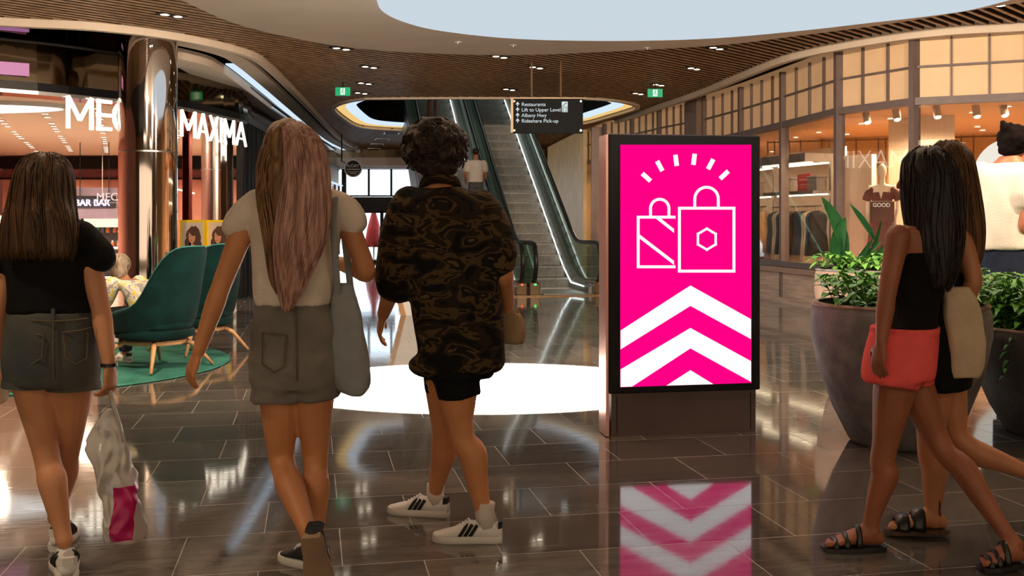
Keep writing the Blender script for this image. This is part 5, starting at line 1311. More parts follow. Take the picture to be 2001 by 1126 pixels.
limb(mb, [sL, sL+(eL-sL)*.4, eL, eL+(wL-eL)*.3, wL], [.058, .05, .042, .04, .028]); hand(mb, wL, V((-.25, .35, -.9)), V((1, .2, 0)), -1, .6, 1.0)
sR = at(946, 410, D); eR = at(982, 530, D-.02); wR = at(992, 600, D+.12)
limb(mb, [sR, sR+(eR-sR)*.4, eR, eR+(wR-eR)*.3, wR], [.056, .05, .042, .04, .028]); hand(mb, wR, V((.1, .3, -1)), V((-1, .1, 0)), 1, 1.25, 1.0)
mn = person('man with dark curly hair in an oversized camouflage shirt and black shorts, walking away', (at(890, 900, D).x, D), mb, skinmat('skin_warm_brown', (.54, .23, .09)))
face_parts(P, 1.03, mn, None)
cam_m = camo_mat('camouflage_print', [(0, (.007, .006, .005)), (.42, (.020, .014, .008)), (.51, (.070, .044, .018)), (.58, (.013, .010, .007)), (.66, (.095, .06, .025))], 8, (1, 1, 2.0))
mb = MB()
ringsloft(mb, [S(366, 862, .085, .075), S(380, 864, .15, .095), S(402, 866, .205, .12), S(450, 870, .215, .13), S(520, 880, .20, .135), S(600, 892, .188, .138), S(670, 899, .182, .14), S(708, 904, .178, .14), S(722, 900, .17, .135)])
limb(mb, [at(800, 405, D), at(786, 470, D+.01), at(778, 545, D+.04)], [.088, .098, .100], n=18); limb(mb, [at(940, 408, D), at(958, 450, D), at(972, 505, D-.01)], [.082, .088, .086], n=18)
mb.ell(at(862, 712, D), (.14, .13, .06), 20, 12)
cloth('camouflage_shirt', mb, cam_m, mn, amp=.010, freq=6, seed=5)
build('collar', MB().tube(crspline([at(828, 366, D+.03), at(835, 352, D-.06), at(860, 348, D-.085), at(886, 353, D-.05), at(892, 366, D+.03)], 4), .022, n=8), cam_m, parent=mn, smooth=True)
mb = MB(); ringsloft(mb, [S(660, 894, .15, .11), S(720, 894, .155, .115), S(738, 894, .14, .105)])
mb.tube([at(889, 700, D), at(898, 776, D)], [.096, .090], n=22); mb.tube([at(868, 700, D+.06), at(868, 762, D+.12)], [.09, .084], n=20)
cloth('black_shorts', mb, fabric('black_cotton', (.008, .008, .008)), mn, amp=.004, freq=10)
hl = V((a1.x+.072, a1.y-.012, 0)); tl = hl+V((-1, .06, 0)).normalized()*.285
sk = mat('white_sock_cotton', (.66, .58, .5), .9, var=.06, bump=.4, bscale=200)
build('sock', MB().tube([a1+V((.003, 0, .045)), a1+V((0, 0, .01)), V((a1.x+.012, a1.y, .06))], [.041, .040, .046], n=18), sk, parent=mn, smooth=True)
sneaker(mn, hl, tl, ZV, (wsh, wso), stripes=3)
hl = V((a2.x+.06, a2.y-.02, 0)); tl = hl+V((-1, .25, 0)).normalized()*.28
build('sock', MB().tube([a2+V((.003, 0, .045)), a2, V((a2.x+.012, a2.y, .06))], [.040, .038, .044], n=18), sk, parent=mn, smooth=True)
sneaker(mn, hl, tl, ZV, (wsh, wso), stripes=3)
hd = hairmat('hair_black_brown', (.010, .006, .004), (.035, .018, .010), .55)
mbh = MB().ell(at(850, 288, D-.005), (.125, .13, .115), 22, 14).ell(at(852, 325, D-.05), (.095, .075, .05), 16, 10)
rnd = random.Random(3)
for i in range(120):
    a, b_ = rnd.uniform(0, 2*PI), rnd.uniform(-.35, 1.0); c = at(850, 290, D-.01)+V((.122*math.cos(a)*math.sqrt(max(0, 1-b_*b_)), .128*math.sin(a)*math.sqrt(max(0, 1-b_*b_)), .112*b_))
    if (c-at(850, 290, D)).y > .06 and b_ < .3: continue
    mbh.ell(c, (rnd.uniform(.014, .026),)*3, 8, 6)
hr = cloth('curly_hair', mbh, hd, mn, .009, .010, 26, 2.0, 1, st=(1, 1, 1))
mb = MB()
for i in range(150):
    a, b_ = rnd.uniform(0, 2*PI), rnd.uniform(-.6, .95); s_ = math.sqrt(1-b_*b_); c = at(850, 291, D-.01)+V((.128*math.cos(a)*s_, .132*math.sin(a)*s_, .12*b_))
    if c.y > D+.05 and b_ < .3: continue
    n_ = (c-at(850, 291, D-.01)).normalized(); t_ = n_.orthogonal(); b2 = n_.cross(t_); ph = rnd.uniform(0, 6)
    mb.tube([c+(t_*math.cos(ph+j*.9)+b2*math.sin(ph+j*.9))*.013+n_*(.003*j-.008) for j in range(8)], [.004]*7+[.0015], n=4)
build('curl', mb, hd, parent=hr, smooth=True, kind='stuff', fix=False)
# tan paper carrier bag in his hand
r = root('tan_bag', 'tan carrier bag held at the right side of the man in camouflage', 'bag', (at(1000, 665, D+.1).x, D+.1, at(1000, 665, D+.1).z))
tb = fabric('tan_canvas', (.33, .22, .12), .12)
crumple('bag_body', [(at(998, 612, D+.13), .045, .03), (at(999, 630, D+.13), .058, .045), (at(1000, 655, D+.13), .06, .05), (at(1001, 672, D+.13), .05, .04)], tb, amp=.008, parent=r)
build('handle', MB().tube(crspline([at(984, 625, D+.12), at(986, 600, D+.12), at(996, 622, D+.1), at(1010, 605, D+.13), at(1014, 628, D+.13)], 4), .008, n=6), tb, parent=r)

# ---------------------------------------------------------------- two women walking left (right side)
def fr(y, x, rx, ry, yaw, D, d=0): return (at(x, y, D+d), yaw, rx, ry)
D = 3.98; yw = math.radians(38); yh = math.radians(58)
mb = MB()
ringsloft(mb, [fr(418, 1808, .046, .05, yw, D), fr(434, 1808, .08, .055, yw, D), fr(447, 1806, .150, .065, yw, D), fr(470, 1804, .160, .082, yw, D), fr(520, 1800, .138, .09, yw, D), fr(575, 1790, .120, .082, yw+.15, D), fr(612, 1780, .122, .085, yh, D), fr(655, 1768, .150, .115, yh, D), fr(705, 1760, .162, .125, yh, D), fr(742, 1757, .145, .10, yh, D), fr(760, 1757, .09, .07, yh, D)])
limb(mb, [at(1808, 430, D), at(1812, 405, D), at(1812, 385, D)], [.05, .046, .05])
P = head(mb, at(1808, 350, D), V((-.85, .5, 0)), .94)
h1 = at(1755, 712, D-.04); k1 = at(1728, 880, D-.02); a1 = at(1700, 1034, D)
h2 = at(1768, 712, D+.06); k2 = at(1835, 868, D+.02); a2 = at(1978, 1058, D-.22)
p_, r_ = legpts(h1, k1, a1, .95, V((.02, 0, 0))); limb(mb, p_, r_)
p_, r_ = legpts(h2, k2, a2, .92, V((.012, 0, .012))); limb(mb, p_, r_)
sL = at(1754, 462, D-.10); eL = at(1733, 580, D-.14); wL = at(1722, 668, D-.17)
limb(mb, [sL, sL+(eL-sL)*.4, eL, eL+(wL-eL)*.3, wL], [.048, .041, .034, .035, .023]); hand(mb, wL, V((-.15, 0, -1)), V((.8, .4, 0)), -1, .5, .92)
sR = at(1858, 462, D+.10); eR = at(1850, 570, D+.16); wR = at(1805, 600, D+.3)
limb(mb, [sR, sR+(eR-sR)*.4, eR, eR+(wR-eR)*.3, wR], [.048, .041, .034, .035, .023]); hand(mb, wR, V((-1, .2, -.2)), V((0, -1, 0)), 1, .5, .92)
he1 = V((a1.x+.055, a1.y, .022)); to1 = he1+V((-.243, .0, -.002))
P1 = barefoot(mb, he1, to1, a1, .95)
he2 = at(2000, 1096, D-.24); to2 = V((at(1915, 1106, D-.24).x, D-.24, .024))
P2 = barefoot(mb, he2, to2, a2, .95)
wa = person('woman with long black hair, bare shoulders, black tube top and coral shorts, walking left', (at(1760, 700, D).x, D), mb, skinmat('skin_deep_brown', (.28, .095, .040)))
face_parts(P, .94, wa, None)
sb = mat('black_sandal_sole', (.012, .010, .010), .4, var=.1)
st3 = [(.80, .84, .030, .006, 2.0), (.62, .66, .048, .006, 2.0), (.40, .46, .078, .006, 2.0)]
sandal(wa, P1, sb, st3); sandal(wa, P2, sb, st3)
mb = MB(); ringsloft(mb, [fr(492, 1803, .156, .096, yw, D), fr(520, 1800, .145, .100, yw, D), fr(575, 1790, .132, .094, yw+.15, D), fr(612, 1781, .134, .096, yh, D), fr(648, 1770, .152, .12, yh, D)])
cloth('tube_top', mb, fabric('black_rib', (.007, .006, .006)), wa, amp=.004, freq=14, st=(.5, .5, 1.8))
co = fabric('coral_cotton', (.85, .11, .10), .06)
mb = MB(); ringsloft(mb, [fr(640, 1768, .150, .122, yh, D), fr(665, 1764, .162, .13, yh, D), fr(705, 1759, .172, .137, yh, D), fr(738, 1755, .172, .135, yh, D)])
mb.tube([at(1750, 700, D-.05), at(1742, 756, D-.06)], [.094, .104], n=22); mb.tube([at(1772, 700, D+.06), at(1776, 754, D+.05)], [.094, .100], n=22)
cs = cloth('coral_shorts', mb, co, wa, amp=.005, freq=10, seed=6)
build('waistband', MB().loft([ringE(at(1768, y, D), V((math.cos(yh), math.sin(yh), 0)), V((-math.sin(yh), math.cos(yh), 0)), .156, .128) for y in (638, 650)]), co, parent=cs)
prof = [(at(1812, 287, D), .03, .03), (at(1812, 296, D), .062, .07), (at(1814, 315, D), .092, .098), (at(1818, 350, D-.01), .108, .112), (at(1822, 400, D-.03), .112, .105), (at(1828, 450, D-.06), .108, .085), (at(1832, 500, D-.08), .092, .062), (at(1834, 540, D-.09), .07, .042), (at(1834, 565, D-.09), .04, .03)]
hk = hairmat('hair_black', (.006, .004, .004), (.02, .011, .008), .4)
hv = hairvol('hair', prof, hk, wa, amp=.005); strands('hair_strand', prof, hk, hv, n=200, seed=11, wav=.03)

D = 4.16
mb = MB()
ringsloft(mb, [fr(412, 1852, .048, .05, yw, D), fr(430, 1854, .08, .055, yw, D), fr(442, 1855, .150, .065, yw, D), fr(465, 1856, .162, .085, yw, D), fr(520, 1852, .14, .09, yw, D), fr(580, 1846, .125, .085, yh, D), fr(650, 1838, .155, .115, yh, D), fr(705, 1834, .162, .12, yh, D), fr(745, 1832, .14, .1, yh, D)])
limb(mb, [at(1852, 425, D), at(1852, 395, D), at(1852, 375, D)], [.05, .046, .05])
P = head(mb, at(1850, 340, D+.01), V((-.85, .5, 0)), .95)
h1 = at(1828, 712, D-.02); k1 = at(1816, 868, D); a1 = at(1825, 1018, D)
h2 = at(1842, 712, D+.06); k2 = at(1868, 862, D+.05); a2 = at(2022, 930, D-.02)
p_, r_ = legpts(h1, k1, a1, .98, V((.016, 0, 0))); limb(mb, p_, r_)
p_, r_ = legpts(h2, k2, a2, .95, V((.0, 0, -.012))); limb(mb, p_, r_)
sL = at(1876, 455, D-.09); eL = at(1902, 545, D-.14); wL = at(1880, 618, D-.1)
limb(mb, [sL, sL+(eL-sL)*.4, eL, eL+(wL-eL)*.3, wL], [.048, .042, .035, .035, .024]); hand(mb, wL, V((-.5, .2, -.9)), V((0, 1, 0)), -1, 1.0, .93)
he1 = V((a1.x+.052, a1.y, .034)); to1 = he1+V((-.25, .0, .0))
P1 = barefoot(mb, he1, to1, a1, .97)
he2 = a2+V((.09, 0, .0)); to2 = he2+V((.03, 0, -.24)); P2 = barefoot(mb, he2, to2, a2, .97)
wb = person('brown haired woman in black with ankle tattoo and buckled sandals, behind the coral shorts', (at(1835, 700, D).x, D), mb, skinmat('skin_olive', (.42, .17, .075)))
face_parts(P, .95, wb, None)
ck = mat('cork_sole', (.07, .035, .02), .8, var=.2, vscale=60)
st2 = [(.72, .80, .052, .013, 2.2), (.44, .54, .074, .013, 2.2)]
sandal(wb, P1, ck, st2, True); sandal(wb, P2, ck, st2, True)
build('ankle_tattoo', MB().tube([a1+V((.006, -.0355, .10)), a1+V((.010, -.036, .075)), a1+V((.008, -.0365, .05)), a1+V((.012, -.036, .03))], [.002, .004, .0025, .003], n=6), mat('tattoo_ink', (.03, .02, .02), .6), parent=wb)
mb = MB(); ringsloft(mb, [fr(455, 1856, .150, .09, yw, D), fr(480, 1856, .166, .098, yw, D), fr(540, 1850, .145, .10, yw, D), fr(600, 1843, .145, .10, yh, D), fr(670, 1836, .168, .128, yh, D), fr(725, 1833, .176, .134, yh, D), fr(758, 1832, .168, .125, yh, D)])
cloth('black_dress', mb, fabric('black_viscose', (.006, .006, .006)), wb, amp=.006, freq=8)
prof = [(at(1852, 276, D), .03, .03), (at(1852, 286, D), .062, .07), (at(1853, 306, D), .092, .098), (at(1856, 345, D-.01), .105, .112), (at(1862, 400, D-.02), .112, .105), (at(1870, 450, D-.05), .106, .085), (at(1874, 500, D-.07), .09, .062), (at(1874, 535, D-.08), .06, .04)]
hw = hairmat('hair_chestnut', (.045, .018, .006), (.15, .07, .025), .45)
hv = hairvol('hair', prof, hw, wb, amp=.005); strands('hair_strand', prof, hw, hv, n=220, seed=13, wav=.03)
r = root('beige_tote', 'beige tote bag hanging behind the two women walking left', 'bag', (at(1885, 740, D-.12).x, D-.12, at(1885, 745, D-.12).z))
bt = fabric('beige_canvas', (.52, .40, .26), .08)
crumple('bag_body', [(at(1872, 560, D-.14), .055, .03), (at(1880, 600, D-.14), .075, .04), (at(1886, 660, D-.14), .082, .05), (at(1884, 715, D-.14), .078, .05), (at(1880, 740, D-.14), .065, .035)], bt, amp=.010, freq=8, parent=r)
build('handle', MB().tube(crspline([at(1856, 575, D-.15), at(1868, 500, D-.17), at(1876, 436, D-.12), at(1886, 440, D-.03), at(1896, 500, D-.10), at(1898, 580, D-.13)], 5), .011, n=8, flat=.45, up=(0, 1, 0)), bt, parent=r)

# ---------------------------------------------------------------- man in white t-shirt (right edge)
D = 7.0; ym = math.radians(-28)
def fw(y, x, rx, ry, yaw, D, d=0): return (at(x, y, D+d), yaw, rx*1.1, ry*1.08)
mb = MB()
ringsloft(mb, [fw(305, 1972, .055, .058, ym, D), fw(320, 1970, .10, .075, ym, D), fw(332, 1968, .19, .09, ym, D), fw(360, 1966, .20, .115, ym, D), fw(420, 1962, .165, .115, ym, D), fw(470, 1960, .155, .11, ym, D), fw(520, 1960, .165, .115, ym, D), fw(560, 1960, .165, .11, ym, D), fw(580, 1960, .12, .09, ym, D)])
limb(mb, [at(1974, 325, D), at(1980, 302, D), at(1982, 290, D)], [.062, .056, .06])
P = head(mb, at(1985, 286, D), V((.8, .6, -.12)), 1.15)
for q in (-1, 1):
    h = at(1960+q*24, 540, D); k = V((h.x-.02*q, D+q*.12, .50)); a = V((h.x-.02*q, D+q*.16-.02, .09)); p_, r_ = legpts(h, k, a, 1.05); limb(mb, p_, r_)
sL = at(1916, 345, D+.04); eL = at(1906, 430, D+.14); wL = at(1934, 475, D+.30)
limb(mb, [sL, sL+(eL-sL)*.4, eL, eL+(wL-eL)*.3, wL], [.055, .047, .04, .038, .027]); hand(mb, wL, V((.8, .5, -.2)), V((0, 0, 1)), 1, .8, 1)
sR = at(2010, 348, D-.12); eR = at(1998, 440, D-.15); wR = at(2022, 500, D-.06)
limb(mb, [sR, sR+(eR-sR)*.4, eR, eR+(wR-eR)*.3, wR], [.055, .047, .04, .038, .027]); hand(mb, wR, V((.8, .5, .2)), V((0, 0, 1)), -1, .8, 1)
mw_ = person('tall man with dark hair tied up, white t-shirt and navy trousers, at the right edge', (at(1960, 560, D).x, D), mb, skinmat('skin_ruddy', (.42, .16, .085)), .009)
face_parts(P, 1.15, mw_, None)
mb = MB(); ringsloft(mb, [fw(318, 1971, .085, .075, ym, D), fw(330, 1969, .16, .10, ym, D), fw(345, 1967, .205, .125, ym, D), fw(400, 1962, .195, .135, ym, D), fw(450, 1959, .188, .135, ym, D), fw(487, 1958, .188, .135, ym, D)])
limb(mb, [at(1920, 342, D+.05), at(1912, 372, D+.08)], [.094, .099], n=16); limb(mb, [at(2004, 345, D-.10), at(2003, 388, D-.13)], [.094, .10], n=16)
cloth('white_tshirt', mb, fabric('white_jersey', (.72, .66, .6), .03), mw_, amp=.010, freq=6, seed=2, vox=.013)
mb = MB(); ringsloft(mb, [fw(478, 1960, .17, .12, ym, D), fw(520, 1960, .178, .125, ym, D), fw(570, 1960, .175, .12, ym, D)])
for q in (-1, 1): h = at(1960+q*24, 545, D); mb.tube([h, V((h.x-.02*q, D+q*.12, .50)), V((h.x-.02*q, D+q*.16-.02, .10))], [.098, .078, .062], n=18)
cloth('navy_trousers', mb, fabric('navy_twill', (.016, .022, .042)), mw_, amp=.006, freq=8, vox=.013)
for q in (-1, 1):
    h = at(1960+q*24, 540, D); hl = V((h.x-.02*q-.04, D+q*.16-.07, 0)); sneaker(mw_, hl, hl+V((.2, .2, 0)), ZV, (blk_s, wso), stripes=0)
mbh = MB().ell(at(1982, 273, D-.005), (.110, .122, .108), 18, 12).ell(at(1966, 250, D-.03), (.045, .045, .04), 14, 10).ell(at(1960, 243, D-.03), (.02, .02, .03), 10, 8).ell(at(1974, 246, D-.04), (.02, .025, .025), 10, 8).ell(at(1972, 292, D-.03), (.07, .06, .05), 14, 10)
cloth('hair', mbh, mat('hair_matt_black', (.006, .004, .004), .9, spec=.05, var=.3, vscale=30), mw_, .01, .010, 22, 1, 1, st=(1, 1, 1))
build('beard', blob(MB().ell(P(0, .045, -.078), (.066, .06, .05), 16, 10), .008, 2), hd, parent=mw_, smooth=True)

# ---------------------------------------------------------------- riders on the left escalator
def small_person(label, c, H, yaw, shirt, pants, sk, hair):
    R = V((math.cos(yaw), math.sin(yaw), 0)); f = V((-math.sin(yaw), math.cos(yaw), 0)); mb = MB(); c = V(c)
    Q = lambda z, rx, ry: (c+V((0, 0, z*H)), yaw, rx*H, ry*H)
    ringsloft(mb, [Q(.85, .03, .03), Q(.83, .06, .035), Q(.815, .11, .05), Q(.76, .105, .06), Q(.64, .08, .052), Q(.58, .085, .055), Q(.52, .1, .065), Q(.46, .08, .05)])
    limb(mb, [c+V((0, 0, .82*H)), c+V((0, 0, .9*H))], [.03*H, .03*H]); head(mb, c+V((0, 0, .93*H)), f, H/1.75)
    for q in (-1, 1):
        p_, r_ = legpts(c+R*q*.05*H+V((0, 0, .5*H)), c+R*q*.05*H+f*.02+V((0, 0, .28*H)), c+R*q*.05*H+V((0, 0, .05*H)), H/1.75); limb(mb, p_, r_)
        mb.ell(c+R*q*.05*H+f*.05+V((0, 0, .025*H)), (.045, .1, .035), 10, 8)
        limb(mb, [c+R*q*.115*H+V((0, 0, .8*H)), c+R*q*.135*H+V((0, 0, .64*H)), c+R*q*.12*H+f*.14+V((0, 0, .55*H))], [.03*H, .024*H, .016*H]); hand(mb, c+R*q*.12*H+f*.14+V((0, 0, .55*H)), f+V((0, 0, -.3)), -R*q, q, .6, .95)
    o = build('person', blob(mb, .012, 2), sk, origin=c, smooth=True, fix=False, label=label, cat='person')
    mb = MB(); ringsloft(mb, [Q(.84, .05, .04), Q(.82, .11, .055), Q(.74, .112, .07), Q(.62, .10, .066), Q(.54, .105, .07)])
    for q in (-1, 1): limb(mb, [c+R*q*.11*H+V((0, 0, .8*H)), c+R*q*.13*H+V((0, 0, .71*H))], [.045*H, .045*H])
    build('tshirt', blob(mb, .014, 2), shirt, parent=o, smooth=True)
    mb = MB(); ringsloft(mb, [Q(.55, .098, .065), Q(.5, .106, .07), Q(.46, .1, .065)])
    for q in (-1, 1): mb.tube([c+R*q*.05*H+V((0, 0, .5*H)), c+R*q*.05*H+V((0, 0, .34*H))], [.055*H, .052*H], n=14)
    build('shorts', blob(mb, .014, 2), pants, parent=o, smooth=True)
    build('hair', blob(MB().ell(c+V((0, 0, .955*H))-f*.015*H, (.05*H, .058*H, .05*H), 14, 10), .012, 1), hair, parent=o, smooth=True)
    return o
def on_step(ac, k): return EL(ac, 1.75+k*.35+.17, (k+1)*.2273)
small_person('person in a white t-shirt riding the left escalator, right of the camouflage shirt', on_step(-1.2, 5)+V((.05, 0, 0)), 1.62, GR, fabric('white_tee_small', (.7, .62, .55), .03), fabric('grey_shorts_small', (.1, .1, .1)), bpy.data.materials['skin_ruddy'], hd)
small_person('person in dark shorts high on the left escalator above the curly haired man', on_step(-1.60, 17), 1.7, GR, fabric('teal_tee_small', (.03, .07, .08)), fabric('navy_shorts_small', (.02, .03, .05)), bpy.data.materials['skin_ruddy'], hd)

# ================================================================ LOUNGE AREA
build('round_rug', MB().lathe([(0, 0), (1.72, 0), (1.75, .006), (1.74, .014), (0, .014)], c=(-4.42, 9.2, .001), n=72), 'rug', label='round teal rug under the two green lounge chairs', cat='rug', origin=(-4.42, 9.2, 0), smooth=math.radians(30))
def lounge_chair(loc, yaw, label, sc=1.0):
    r = root('lounge_chair', label, 'chair', loc, yaw, 'green lounge chairs on the rug')
    # local frame: faces +Y
    nu, nv = 36, 14; T = .035
    def shell(u, v, off):  # u -1..1 around (0=back), v 0..1
        ph = u*math.radians(128); h = .20+.14*math.exp(-(abs(u)/.8)**3)+.48*math.exp(-(abs(u)/.45)**4.5)
        base = .20; rad = base+(.35-base)*min(1, (v*2.2))**.6+.06*max(0, v-.4)
        z = .27+.035*(1-v)+v*h; z = .265+(h)*(max(v-.12, 0)/.88)**1.05
        lean = .22*max(0, v-.25)*math.exp(-(abs(u)/.6)**2)
        rr = rad-off; x = rr*math.sin(ph)*1.02; y = -(rr*math.cos(ph))*(1.0)-lean+.02
        wing = .06*math.exp(-((abs(u)-.42)/.2)**2)*max(0, v-.4)
        return V((x*(1-.12*max(0, v-.6)*math.exp(-(abs(u)/.5)**2)), y+wing, z))
    mb = MB(); rows = []
    for j in range(nv+1): rows.append([shell(-1+2*i/nu, j/nv, 0) for i in range(nu+1)])
    rows.append([(shell(-1+2*i/nu, 1, 0)+shell(-1+2*i/nu, 1, T))/2+V((0, 0, .014)) for i in range(nu+1)])
    for j in range(nv, -1, -1): rows.append([shell(-1+2*i/nu, j/nv, T) for i in range(nu+1)])
    vs = [p for row in rows for p in row]; fs = []; W_ = nu+1
    for j in range(len(rows)-1):
        for i in range(nu): fs.append((j*W_+i, j*W_+i+1, (j+1)*W_+i+1, (j+1)*W_+i))
    k = len(rows)
    for e in (0, nu):
        for j in range(nv+1): a_, b_ = j*W_+e, (j+1)*W_+e; c_, d_ = (k-1-j)*W_+e, (k-2-j)*W_+e; fs.append((a_, b_, d_, c_))
    mb.add(vs, fs)
    build('shell', mb, 'teal', parent=r, local=True, smooth=True)
    build('seat_base', MB().lathe([(0, .255), (.22, .26), (.335, .29), (.345, .34), (.32, .36), (0, .37)], n=36, sx=1.0), 'teal', parent=r, local=True, smooth=True)
    build('seat_cushion', MB().lathe([(0, .36), (.30, .36), (.325, .39), (.30, .43), (.0, .445)], n=36), 'teal', parent=r, local=True, smooth=True)
    build('piping', MB().tube([shell(-1+2*i/nu, 1, T/2)+V((0, 0, .016)) for i in range(nu+1)], .006, n=6), mat('teal_piping', (.02, .13, .12), .7, var=.1), parent=r, local=True)
    build('seat_frame', MB().lathe([(.20, .225), (.26, .225), (.27, .25), (.26, .262), (.20, .262)], n=36), 'wood', parent=r, local=True)
    for sx, sy in ((-1, -1), (1, -1), (-1, 1), (1, 1)):
        build('leg', MB().tube([(sx*.17, sy*.17, .25), (sx*.24, sy*.24, .20), (sx*.36, sy*.34, .014)], [.024, .022, .013], n=10), 'wood', parent=r, local=True, smooth=True)
    return r
p1 = at(304, 440, 8.95); lounge_chair((p1.x, 8.95, .015), math.radians(62), 'front green velvet lounge chair with a seated person bending forward')
p2 = at(388, 440, 10.1); lounge_chair((p2.x, 10.1, .015), math.radians(50), 'rear green velvet lounge chair, right of the front one')
# seated older person bending forward
D = 9.1; mb = MB(); c = V((p1.x-.08, 9.0, .50))
fdir = V((-.88, .47, 0)); rdir = V((.47, .88, 0)); yq = math.atan2(rdir.y, rdir.x)
sh_ = at(246, 555, 9.1); hd_ = at(231, 522, 9.12)
ringsloft(mb, [(c-V((0, 0, .03)), yq, .15, .12), (c+V((0, 0, .06)), yq, .16, .13), (c+(sh_-c)*.5+V((0, 0, .10)), yq, .15, .12), (sh_+V((.05, 0, .02)), yq, .17, .10), (sh_+(hd_-sh_)*.3, yq, .10, .08)])
mb.tube([sh_, hd_], [.055, .05], n=12); head(mb, hd_, V((-.75, .2, -.62)), .95)
for q in (-1, 1):
    hp_ = c+rdir*q*.09; kn = c+rdir*q*.12+fdir*.42+V((0, 0, -.02)); an = kn+fdir*.02+V((0, 0, -.40)); p_, r_ = legpts(hp_, kn, an, .95); limb(mb, p_, r_)
    s_ = sh_+rdir*q*.16; e_ = s_+fdir*.14+V((0, 0, -.22)); w_ = e_+fdir*.16+V((0, 0, -.10)); limb(mb, [s_, e_, w_], [.045, .036, .025]); hand(mb, w_, fdir+V((0, 0, -.8)), -rdir*q, q, .6, .9)
sp = person('grey haired seated person in yellow and grey patterned top bending forward in the green chair', (c.x, c.y), mb, bpy.data.materials['skin_ruddy'], .010)
mb = MB(); ringsloft(mb, [(c+V((0, 0, .0)), yq, .165, .135), (c+V((0, 0, .08)), yq, .175, .15), (c+(sh_-c)*.5+V((0, 0, .12)), yq, .17, .14), (sh_+V((.05, 0, .03)), yq, .19, .12), (sh_+(hd_-sh_)*.25, yq, .11, .09)])
for q in (-1, 1): s_ = sh_+rdir*q*.15; limb(mb, [s_, s_+fdir*.10+V((0, 0, -.15))], [.075, .07])
cloth('patterned_top', mb, camo_mat('yellow_grey_print', [(0, (.30, .28, .27)), (.42, (.62, .58, .52)), (.52, (.62, .48, .04)), (.60, (.5, .48, .46))], 16), sp, vox=.014, amp=.006)
cloth('hair', MB().ell(hd_+V((.01, 0, .03)), (.10, .105, .10), 16, 10).ell(hd_+V((.03, -.03, -.04)), (.07, .07, .08), 12, 8), hairmat('hair_grey', (.12, .08, .05), (.36, .29, .22), .6), sp, .012, .006, 20, 1, 1)
mb = MB()
for q in (-1, 1): hp_ = c+rdir*q*.09; kn = c+rdir*q*.12+fdir*.42+V((0, 0, -.02)); mb.tube([hp_, kn, kn+fdir*.02+V((0, 0, -.36))], [.095, .075, .06], n=16); 
cloth('dark_trousers', mb, fabric('charcoal_trousers', (.02, .02, .022)), sp, vox=.014, amp=.004)
for q in (-1, 1):
    kn = c+rdir*q*.12+fdir*.44+V((0, 0, -.42)); hl = V((kn.x, kn.y, .016))-fdir*.06; sneaker(sp, hl, hl+fdir*.25, ZV, (wsh, wso), stripes=0)

# ================================================================ PLANTERS
def leaf_add(mb, p, d, L, W, up=ZV, fold=.25, droop=.5, mi=0, nseg=6, heart=False):
    d = d.normalized(); s = d.cross(up); s = s.normalized() if s.length > 1e-4 else V((1, 0, 0)); n = s.cross(d)
    vs = []; fs = []
    for i in range(nseg+1):
        t = i/nseg; w_ = W*(math.sin(PI*min(1, t*.93+.04))**.8 if not heart else (math.sin(PI*(t**.6)*.97+.05)**.9)); 
        c = p+d*L*t+n*(L*.12*math.sin(PI*t))-V((0, 0, 1))*droop*L*t*t
        vs += [c+s*w_+n*fold*w_, c, c-s*w_+n*fold*w_]
    for i in range(nseg):
        a = i*3; fs += [(a, a+1, a+4, a+3), (a+1, a+2, a+5, a+4)]
    mb.add(vs, fs, mi)
def potprof(rt, rb, h, rim=.035):
    return [(0, .02), (rb*.92, .0), (rb, .02), (rb+(rt-rb)*.42, h*.25), (rb+(rt-rb)*.80, h*.52), (rt*1.0, h*.80), (rt*.995, h*.93), (rt*.985, h-.02), (rt*.97, h), (rt*.90, h), (rt*.88, h-.05), (rt*.85, h-.08)]
def planter(loc, rt, rb, h, mt, label, leaves, rimmt=None, name='planter'):
    r = root(name, label, 'planter', loc)
    build('pot', MB().lathe(potprof(rt, rb, h), n=72), mt, parent=r, local=True, smooth=math.radians(50))
    if rimmt: build('rim', MB().lathe([(rt*.905, h-.002), (rt*.975, h-.002), (rt*.985, h+.008), (rt*.975, h+.018), (rt*.91, h+.018)], n=72), rimmt, parent=r, local=True, smooth=math.radians(40))
    build('soil', MB().lathe([(rt*.87, h-.07), (0, h-.06)], n=40), 'soil', parent=r, local=True)
    leaves(r, rt, h); return r
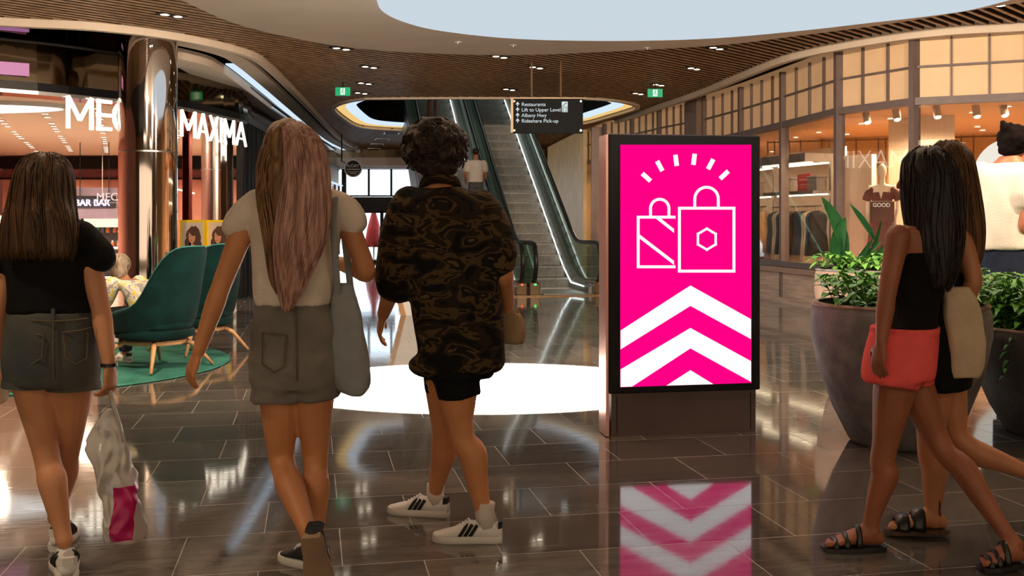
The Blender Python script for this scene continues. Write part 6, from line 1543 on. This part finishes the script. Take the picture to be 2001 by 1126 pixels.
def ivy(n, seed, L=(.05, .09), spread=1.0, hgt=.12, mt='leaf', big=.0, trail=0, xr=None):
    def f(r, rt, h):
        rnd = random.Random(seed); mb = MB(); stm = MB()
        ns = n//7
        for k in range(ns):
            a = rnd.uniform(0, 2*PI); q = rt*.82*math.sqrt(rnd.random())
            if xr and rnd.random() < .6: a = rnd.uniform(*xr)
            base = V((q*math.cos(a), q*math.sin(a), h-.06)); out = V((math.cos(a), math.sin(a), 0))
            hh = rnd.uniform(.5, 1.15)*hgt; tip = base+out*rnd.uniform(.02, .16)*spread+V((rnd.uniform(-.04, .04), rnd.uniform(-.04, .04), .06+hh))
            pts = crspline([base, (base+tip)/2+V((0, 0, .03)), tip], 4)
            stm.tube(pts, .003, n=4)
            for j in range(7):
                t = .35+.65*j/6; p = pts[min(len(pts)-1, int(t*(len(pts)-1)))]
                aa = rnd.uniform(0, 2*PI); d = V((math.cos(aa), math.sin(aa), rnd.uniform(-.1, .6)))+out*.5
                l_ = rnd.uniform(*L); leaf_add(mb, p, d, l_, l_*rnd.uniform(.26, .36), droop=rnd.uniform(.1, .5), heart=True, nseg=5)
        for k in range(trail):
            a = rnd.uniform(*(xr or (0, 2*PI))); p = V((rt*.95*math.cos(a), rt*.95*math.sin(a), h+.02)); pts = [p]
            for j in range(6): pts.append(pts[-1]+V((math.cos(a)*.02+rnd.uniform(-.03, .03), math.sin(a)*.02+rnd.uniform(-.02, .02), -.045)))
            stm.tube(pts, .0025, n=4)
            for p in pts[1:]:
                aa = rnd.uniform(0, 2*PI); l_ = rnd.uniform(*L)*.7; leaf_add(mb, p, V((math.cos(a)+.5*math.cos(aa), math.sin(a)+.5*math.sin(aa), -.2)), l_, l_*.3, droop=.5, nseg=4)
        build('foliage', mb, mt, parent=r, local=True, smooth=True, fix=False, kind='stuff'); build('stems', stm, 'leafdark', parent=r, local=True, kind='stuff')
    return f
p = at(1757, 440, 5.95)
planter((p.x, 5.95, 0), .508, .29, .82, 'concrete', 'large grey concrete planter with ivy in front, behind the coral shorts', ivy(420, 4, (.07, .12), hgt=.17, trail=0), rimmt='terracotta')
planter((3.44, 6.2, 0), .54, .34, .655, 'darkpot', 'dark planter with dense bright shrub at the right edge of the frame', ivy(2300, 8, (.05, .095), spread=.8, hgt=.30, mt='leafbush', trail=14, xr=(PI*.8, PI*1.6)), rimmt='terracotta')
def rear_leaves(r, rt, h):
    ivy(480, 15, (.06, .11), hgt=.13)(r, rt, h)
    o = r.location
    def big(px0, py0, px1, py1, W, D0=8.5, D1=8.45, bend=.0, tw=0):
        a = at(px0, py0, D0)-o; b = at(px1, py1, D1)-o; mb = MB(); d = b-a; L = d.length; d.normalize()
        s = d.cross(V((math.sin(tw), -math.cos(tw), 0))).normalized(); n = s.cross(d); vs = []; fs = []; N = 14
        for i in range(N+1):
            t = i/N; w_ = W*math.sin(PI*min(1, t*.97+.02))**.7*(1-.15*t); c = a+d*L*t+s*bend*math.sin(PI*t)
            vs += [c+s*w_+n*w_*.35, c+s*w_*.5+n*w_*.10, c, c-s*w_*.5+n*w_*.10, c-s*w_+n*w_*.35]
        for i in range(N):
            for j in range(4): q = i*5+j; fs.append((q, q+1, q+6, q+5))
        mb.add(vs, fs)
        lf = build('broad_leaf', mb, 'leafdark', parent=r, local=True, smooth=True, fix=False)
        build('midrib', MB().tube([a-d*.05, a+d*L*.5+s*bend, b-d*.01], [.006, .004, .0015], n=6), 'leafdark', parent=lf, local=True)
    big(1655, 510, 1606, 386, .080, bend=.03, tw=.5); big(1640, 512, 1652, 425, .060, tw=-.3, bend=-.03); big(1632, 520, 1630, 450, .05)
    big(1710, 470, 1661, 399, .028, bend=.01); big(1668, 520, 1705, 468, .03, tw=.4); big(1690, 525, 1722, 430, .045, tw=.8); big(1700, 520, 1745, 470, .05)
    big(1720, 610, 1705, 520, .045, 8.2, 8.3); big(1676, 516, 1722, 470, .022)
p = at(1700, 440, 8.5)
planter((p.x, 8.5, 0), .455, .28, .91, 'claypot', 'rear clay-coloured planter with broad upright leaves beside the shop window', rear_leaves, rimmt='concrete')
